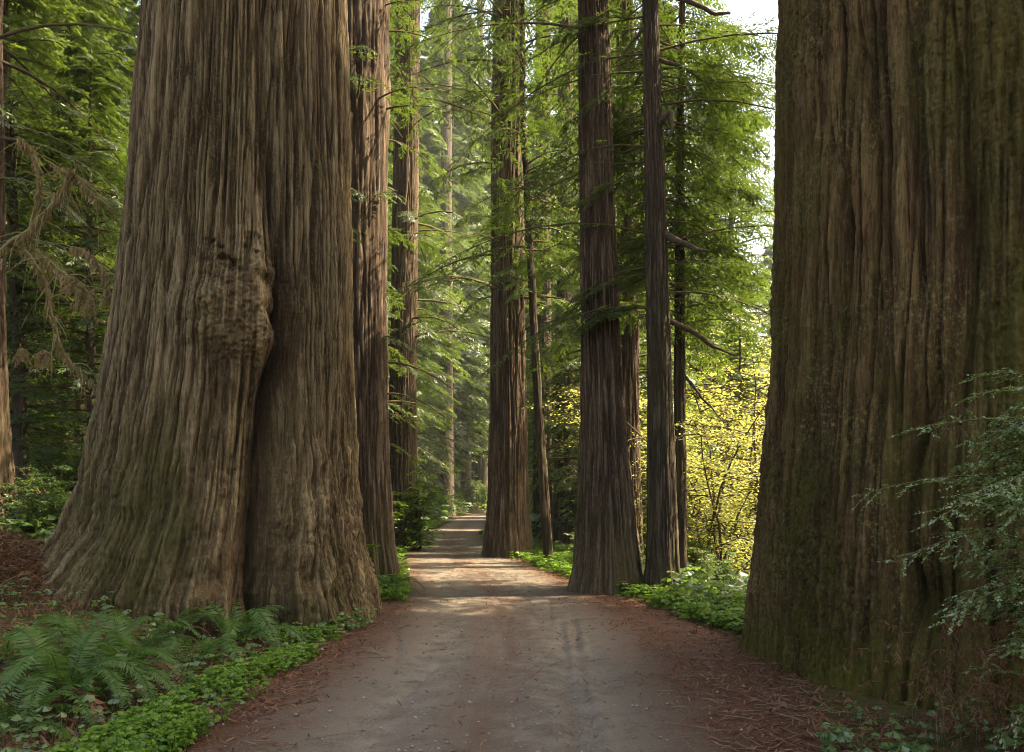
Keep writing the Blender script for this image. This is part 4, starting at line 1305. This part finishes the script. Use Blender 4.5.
def tangle():
    """dry brown twigs and hanging dead sprays under the sapling"""
    rg = np.random.RandomState(61)
    x0, y0 = 3.35, 5.45
    z0 = float(terr(x0, y0))
    e = empty('dead_brush', (x0, y0, z0), 'tangle of dry brown twigs and dead sprays at the foot of the right giant', 'brush')
    mb = MB()
    n = 260
    K = 9
    t = np.linspace(0, 1, K)
    b = np.stack([rg.normal(.15, .40, n), rg.normal(0, .25, n), rg.uniform(.05, .85, n)], -1)
    az = rg.uniform(0, 6.28, n)
    r = rg.uniform(.12, .5, n)
    up = r[:, None] * (rg.uniform(-.2, .7, (n, 1)) * t - rg.uniform(.6, 1.8, (n, 1)) * t ** 2)
    Q = np.stack([b[:, :1] + np.cos(az)[:, None] * r[:, None] * t, b[:, 1:2] + np.sin(az)[:, None] * r[:, None] * t, np.maximum(b[:, 2:] + up, .02)], -1) + np.cumsum(rg.normal(0, .014, (n, K, 3)), 1)
    mb.tubes(Q, (.0035 * (1.1 - t))[None] * rg.uniform(.4, 1.3, (n, 1)) + .0008, 4, 0, rg.uniform(.2, .9))
    tw = link('dry_tangle', mb.data('brush_twigs', [plain_mat('dry_twig', (.045, .024, .012), (.13, .07, .036), 18)]), e)
    tw['kind'] = 'stuff'
    m = 4800
    i = rg.randint(0, n, m); u = rg.uniform(.2, 1, m)
    kk = (u * (K - 1)).astype(int)
    p = Q[i, kk]
    a = rg.uniform(0, 6.28, m)
    d = np.stack([np.cos(a) * .5, np.sin(a) * .5, rg.uniform(-1.4, .1, m)], -1)
    lf = MB()
    lf.leaves(p, d, rg.normal(0, 1, (m, 3)), rg.uniform(.02, .075, m), .007, rg.uniform(0, 1, m), 0)
    link('dead_sprays', lf.data('brush_sprays', [M_DEAD]), e)


tangle()
rg = np.random.RandomState(66)
q = np.stack([rg.uniform(1.9, 4.2, 420), rg.uniform(4.6, 6.2, 420)], -1)
q = q[(np.hypot(q[:, 0] - bx, q[:, 1] - by) > 2.45) & (q[:, 0] > .33 * q[:, 1] + .3) & (pn(q[:, 0] * 2, q[:, 1] * 2, 0, 6) > -.1)]
clover('corner_herbs', q, .055, 'scattered small green herbs at the foot of the right giant', 67, M_SHRUB, (.03, .16))
q = np.stack([rg.uniform(-2.9, -1.85, 500), rg.uniform(9.0, 10.8, 500)], -1)
q = q[(np.hypot(q[:, 0] - ax, q[:, 1] - ay) > 2.2) & (np.hypot(q[:, 0] - ax, q[:, 1] - ay) < 2.75)]
clover('root_herbs', q, .06, 'small dark herbs along the roadside foot of the burled giant', 68, M_SHRUB, (.04, .22))

# ------------------------------------------------------------------ mossy bare limbs of the sunlit tree at the left edge
eM, infoM = MID['M']


def dead_limb(pts, moss=.8, sprays=(), seed=0):
    rg = np.random.RandomState(seed)
    P = np.array([[(px - 512) * d / F_PX - eM.location[0], d - eM.location[1], CAM_H + (HOR - yy) * d / F_PX] for px, yy, d, r in pts])
    R = np.array([p[3] for p in pts]) * .45
    t = np.linspace(0, 1, len(P)); tt = np.linspace(0, 1, len(P) * 6)
    P = np.stack([np.interp(tt, t, P[:, k]) for k in range(3)], -1)
    ker = np.array([.25, .5, .25])
    for _ in range(3):
        P[1:-1] = .25 * P[:-2] + .5 * P[1:-1] + .25 * P[2:]
    P += np.stack([pn(tt * 9, seed, 0, 61 + k) for k in range(3)], -1) * .06
    mb = MB()
    mb.tubes(P, np.interp(tt, t, R), 7, 0)
    # side twigs
    nt_ = 26
    u = rg.uniform(.25, 1, nt_)
    b = np.stack([np.interp(u, tt, P[:, k]) for k in range(3)], -1)
    q = np.linspace(0, 1, 6)
    dd = nrm(rg.normal(0, 1, (nt_, 3)) + np.array([.4, 0, -.3])) * rg.uniform(.25, .9, (nt_, 1))
    TW = b[:, None] + dd[:, None] * q[:, None] - np.array([0, 0, .3]) * (q ** 2)[:, None] + np.cumsum(rg.normal(0, .012, (nt_, 6, 3)), 1)
    mb.tubes(TW, (.009 * (1.1 - q) + .0015)[None] * rg.uniform(.4, 1.1, (nt_, 1)), 5, 0)
    o = link('branch', mb.data('dead_branch', [M_MOSSTWIG]), eM)
    # hanging moss tufts
    n = int(560 * moss)
    u = rg.uniform(.15, 1, n)
    b = np.stack([np.interp(u, tt, P[:, k]) for k in range(3)], -1) + rg.normal(0, .02, (n, 3))
    d = np.stack([rg.normal(0, .22, n), rg.normal(0, .22, n), -np.ones(n)], -1)
    cl = np.abs(pn(u * 14, seed, 0, 71)) * 2
    lf = MB()
    lf.leaves(b, d, rg.normal(0, 1, (n, 3)), rg.uniform(.04, .10, n) + .28 * cl * rg.uniform(.3, 1, n), .028, rg.uniform(0, 1, n), 0, wide=.3)
    for (px, yy, d_, s) in sprays:          # dead drooping sprays
        c = np.array([(px - 512) * d_ / F_PX - eM.location[0], d_ - eM.location[1], CAM_H + (HOR - yy) * d_ / F_PX])
        k = 26
        a = rg.uniform(-.9, .9, k)
        for j in range(k):
            L = s * rg.uniform(.5, 1)
            qq = np.linspace(0, 1, 7)
            A = c + np.array([math.sin(a[j]) * .6, rg.uniform(-.4, .4), 0]) * (L * qq)[:, None] + np.array([0, 0, 1]) * (L * (.25 * qq - 1.1 * qq ** 2))[:, None]
            m = 26
            w = rg.uniform(.2, 1, m)
            pp = np.stack([np.interp(w, qq, A[:, k2]) for k2 in range(3)], -1)
            lf.leaves(pp, np.stack([rg.normal(0, .5, m), rg.normal(0, .5, m), -np.ones(m)], -1), rg.normal(0, 1, (m, 3)), rg.uniform(.04, .09, m), .016, rg.uniform(.4, 1, m), 0)
    k = link('hanging_moss', lf.data('hanging_moss', [M_DRAPE]), o)


d0 = 12.2
dead_limb([(-20, 268, 12.8, .10), (8, 245, d0, .085), (30, 228, d0 - .2, .065), (52, 205, d0 - .3, .05), (64, 185, d0 - .4, .035), (72, 168, d0 - .5, .015)], 1.0, (), 1)
dead_limb([(-10, 262, 12.8, .07), (20, 246, d0, .05), (38, 262, d0 - .2, .04), (50, 300, d0 - .2, .035), (58, 340, d0 - .3, .03), (72, 365, d0 - .4, .02), (104, 396, d0 - .5, .008)], 1.1, ((44, 350, d0 - .1, .42), (22, 348, d0, .3)), 2)
dead_limb([(10, 246, d0, .05), (36, 250, d0, .035), (52, 264, d0 - .3, .03), (76, 280, d0 - .5, .02), (92, 300, d0 - .6, .008)], .5, ((84, 290, d0 - .55, .55), (72, 276, d0 - .5, .4)), 3)
dead_limb([(30, 228, d0, .04), (40, 185, d0, .035), (34, 150, d0 + .1, .03), (20, 140, d0 + .2, .01)], .7, (), 4)
dead_limb([(44, 160, d0 - .3, .02), (66, 172, d0 - .4, .018), (84, 184, d0 - .5, .014), (100, 204, d0 - .6, .006)], .3, (), 5)
dead_limb([(60, 242, d0 - .3, .016), (88, 252, d0 - .5, .014), (104, 272, d0 - .6, .01), (108, 296, d0 - .7, .005)], .7, ((108, 292, d0 - .7, .25),), 6)

rg = np.random.RandomState(95)
q = np.stack([rg.uniform(-70, 75, 60000), 30 + 130 * rg.uniform(0, 1, 60000) ** 1.3], -1)
q = q[np.abs(q[:, 0] - road_c(q[:, 1])) > 2.0]
clover('far_undergrowth', q, .42, 'green undergrowth covering the forest floor far back', 96, M_SHRUB, (.1, 1.3), False)
n = 4200
y = 4.4 + 16 * rg.uniform(0, 1, n) ** 1.8
x = road_c(y) + rg.normal(0, 1.0, n)
r = .003 + .017 * rg.uniform(0, 1, n) ** 6
oct_v = np.array([[1, 0, 0], [-1, 0, 0], [0, 1, 0], [0, -1, 0], [0, 0, .7], [0, 0, -.7]])
oct_f = np.array([[0, 2, 4], [2, 1, 4], [1, 3, 4], [3, 0, 4], [2, 0, 5], [1, 2, 5], [3, 1, 5], [0, 3, 5]])
V = oct_v[None] * r[:, None, None] * rg.uniform(.6, 1.4, (n, 6, 1))
V = V + np.stack([x, y, terr(x, y) + .006 + r * .3], -1)[:, None]
M_STONE = plain_mat('road_stone', (.10, .085, .07), (.30, .27, .24), 40)
Fs = (oct_f[None] + 6 * np.arange(n)[:, None, None]).reshape(-1, 3)
tag(link('gravel', mesh_data('gravel', V.reshape(-1, 3), [Fs], [M_STONE], attrs={'tint': np.repeat(rg.uniform(0, 1, n), 6)})), 'small grey stones pressed into the dirt road', kind='stuff')

# ------------------------------------------------------------------ the light forest air
HZ = 0.0005
m, nt, out = new_mat('forest_air')
pv = N(nt, 'ShaderNodeVolumePrincipled')
pv.inputs['Color'].default_value = (.86, .90, .88, 1)
pv.inputs['Density'].default_value = HZ
pv.inputs['Anisotropy'].default_value = .2
nt.links.new(pv.outputs[0], out.inputs['Volume'])
gx = [v for v in bpy.data.objects['ground'].data.vertices]
x0_, x1_ = min(v.co.x for v in gx) - 2, max(v.co.x for v in gx) + 2
y0_, y1_ = min(v.co.y for v in gx) - 2, max(v.co.y for v in gx) + 2
zb = min(v.co.z for v in gx) - 1
zt_ = max([v.co.z for v in gx] and [120.0])
bv = np.array([[x, y, z] for z in (zb, zt_) for y in (y0_, y1_) for x in (x0_, x1_)])
bf = np.array([[0, 2, 3, 1], [4, 5, 7, 6], [0, 1, 5, 4], [2, 6, 7, 3], [0, 4, 6, 2], [1, 3, 7, 5]])
tag(link('haze', mesh_data('haze', bv, [bf], [m])), 'thin pale haze in the forest air', kind='stuff')
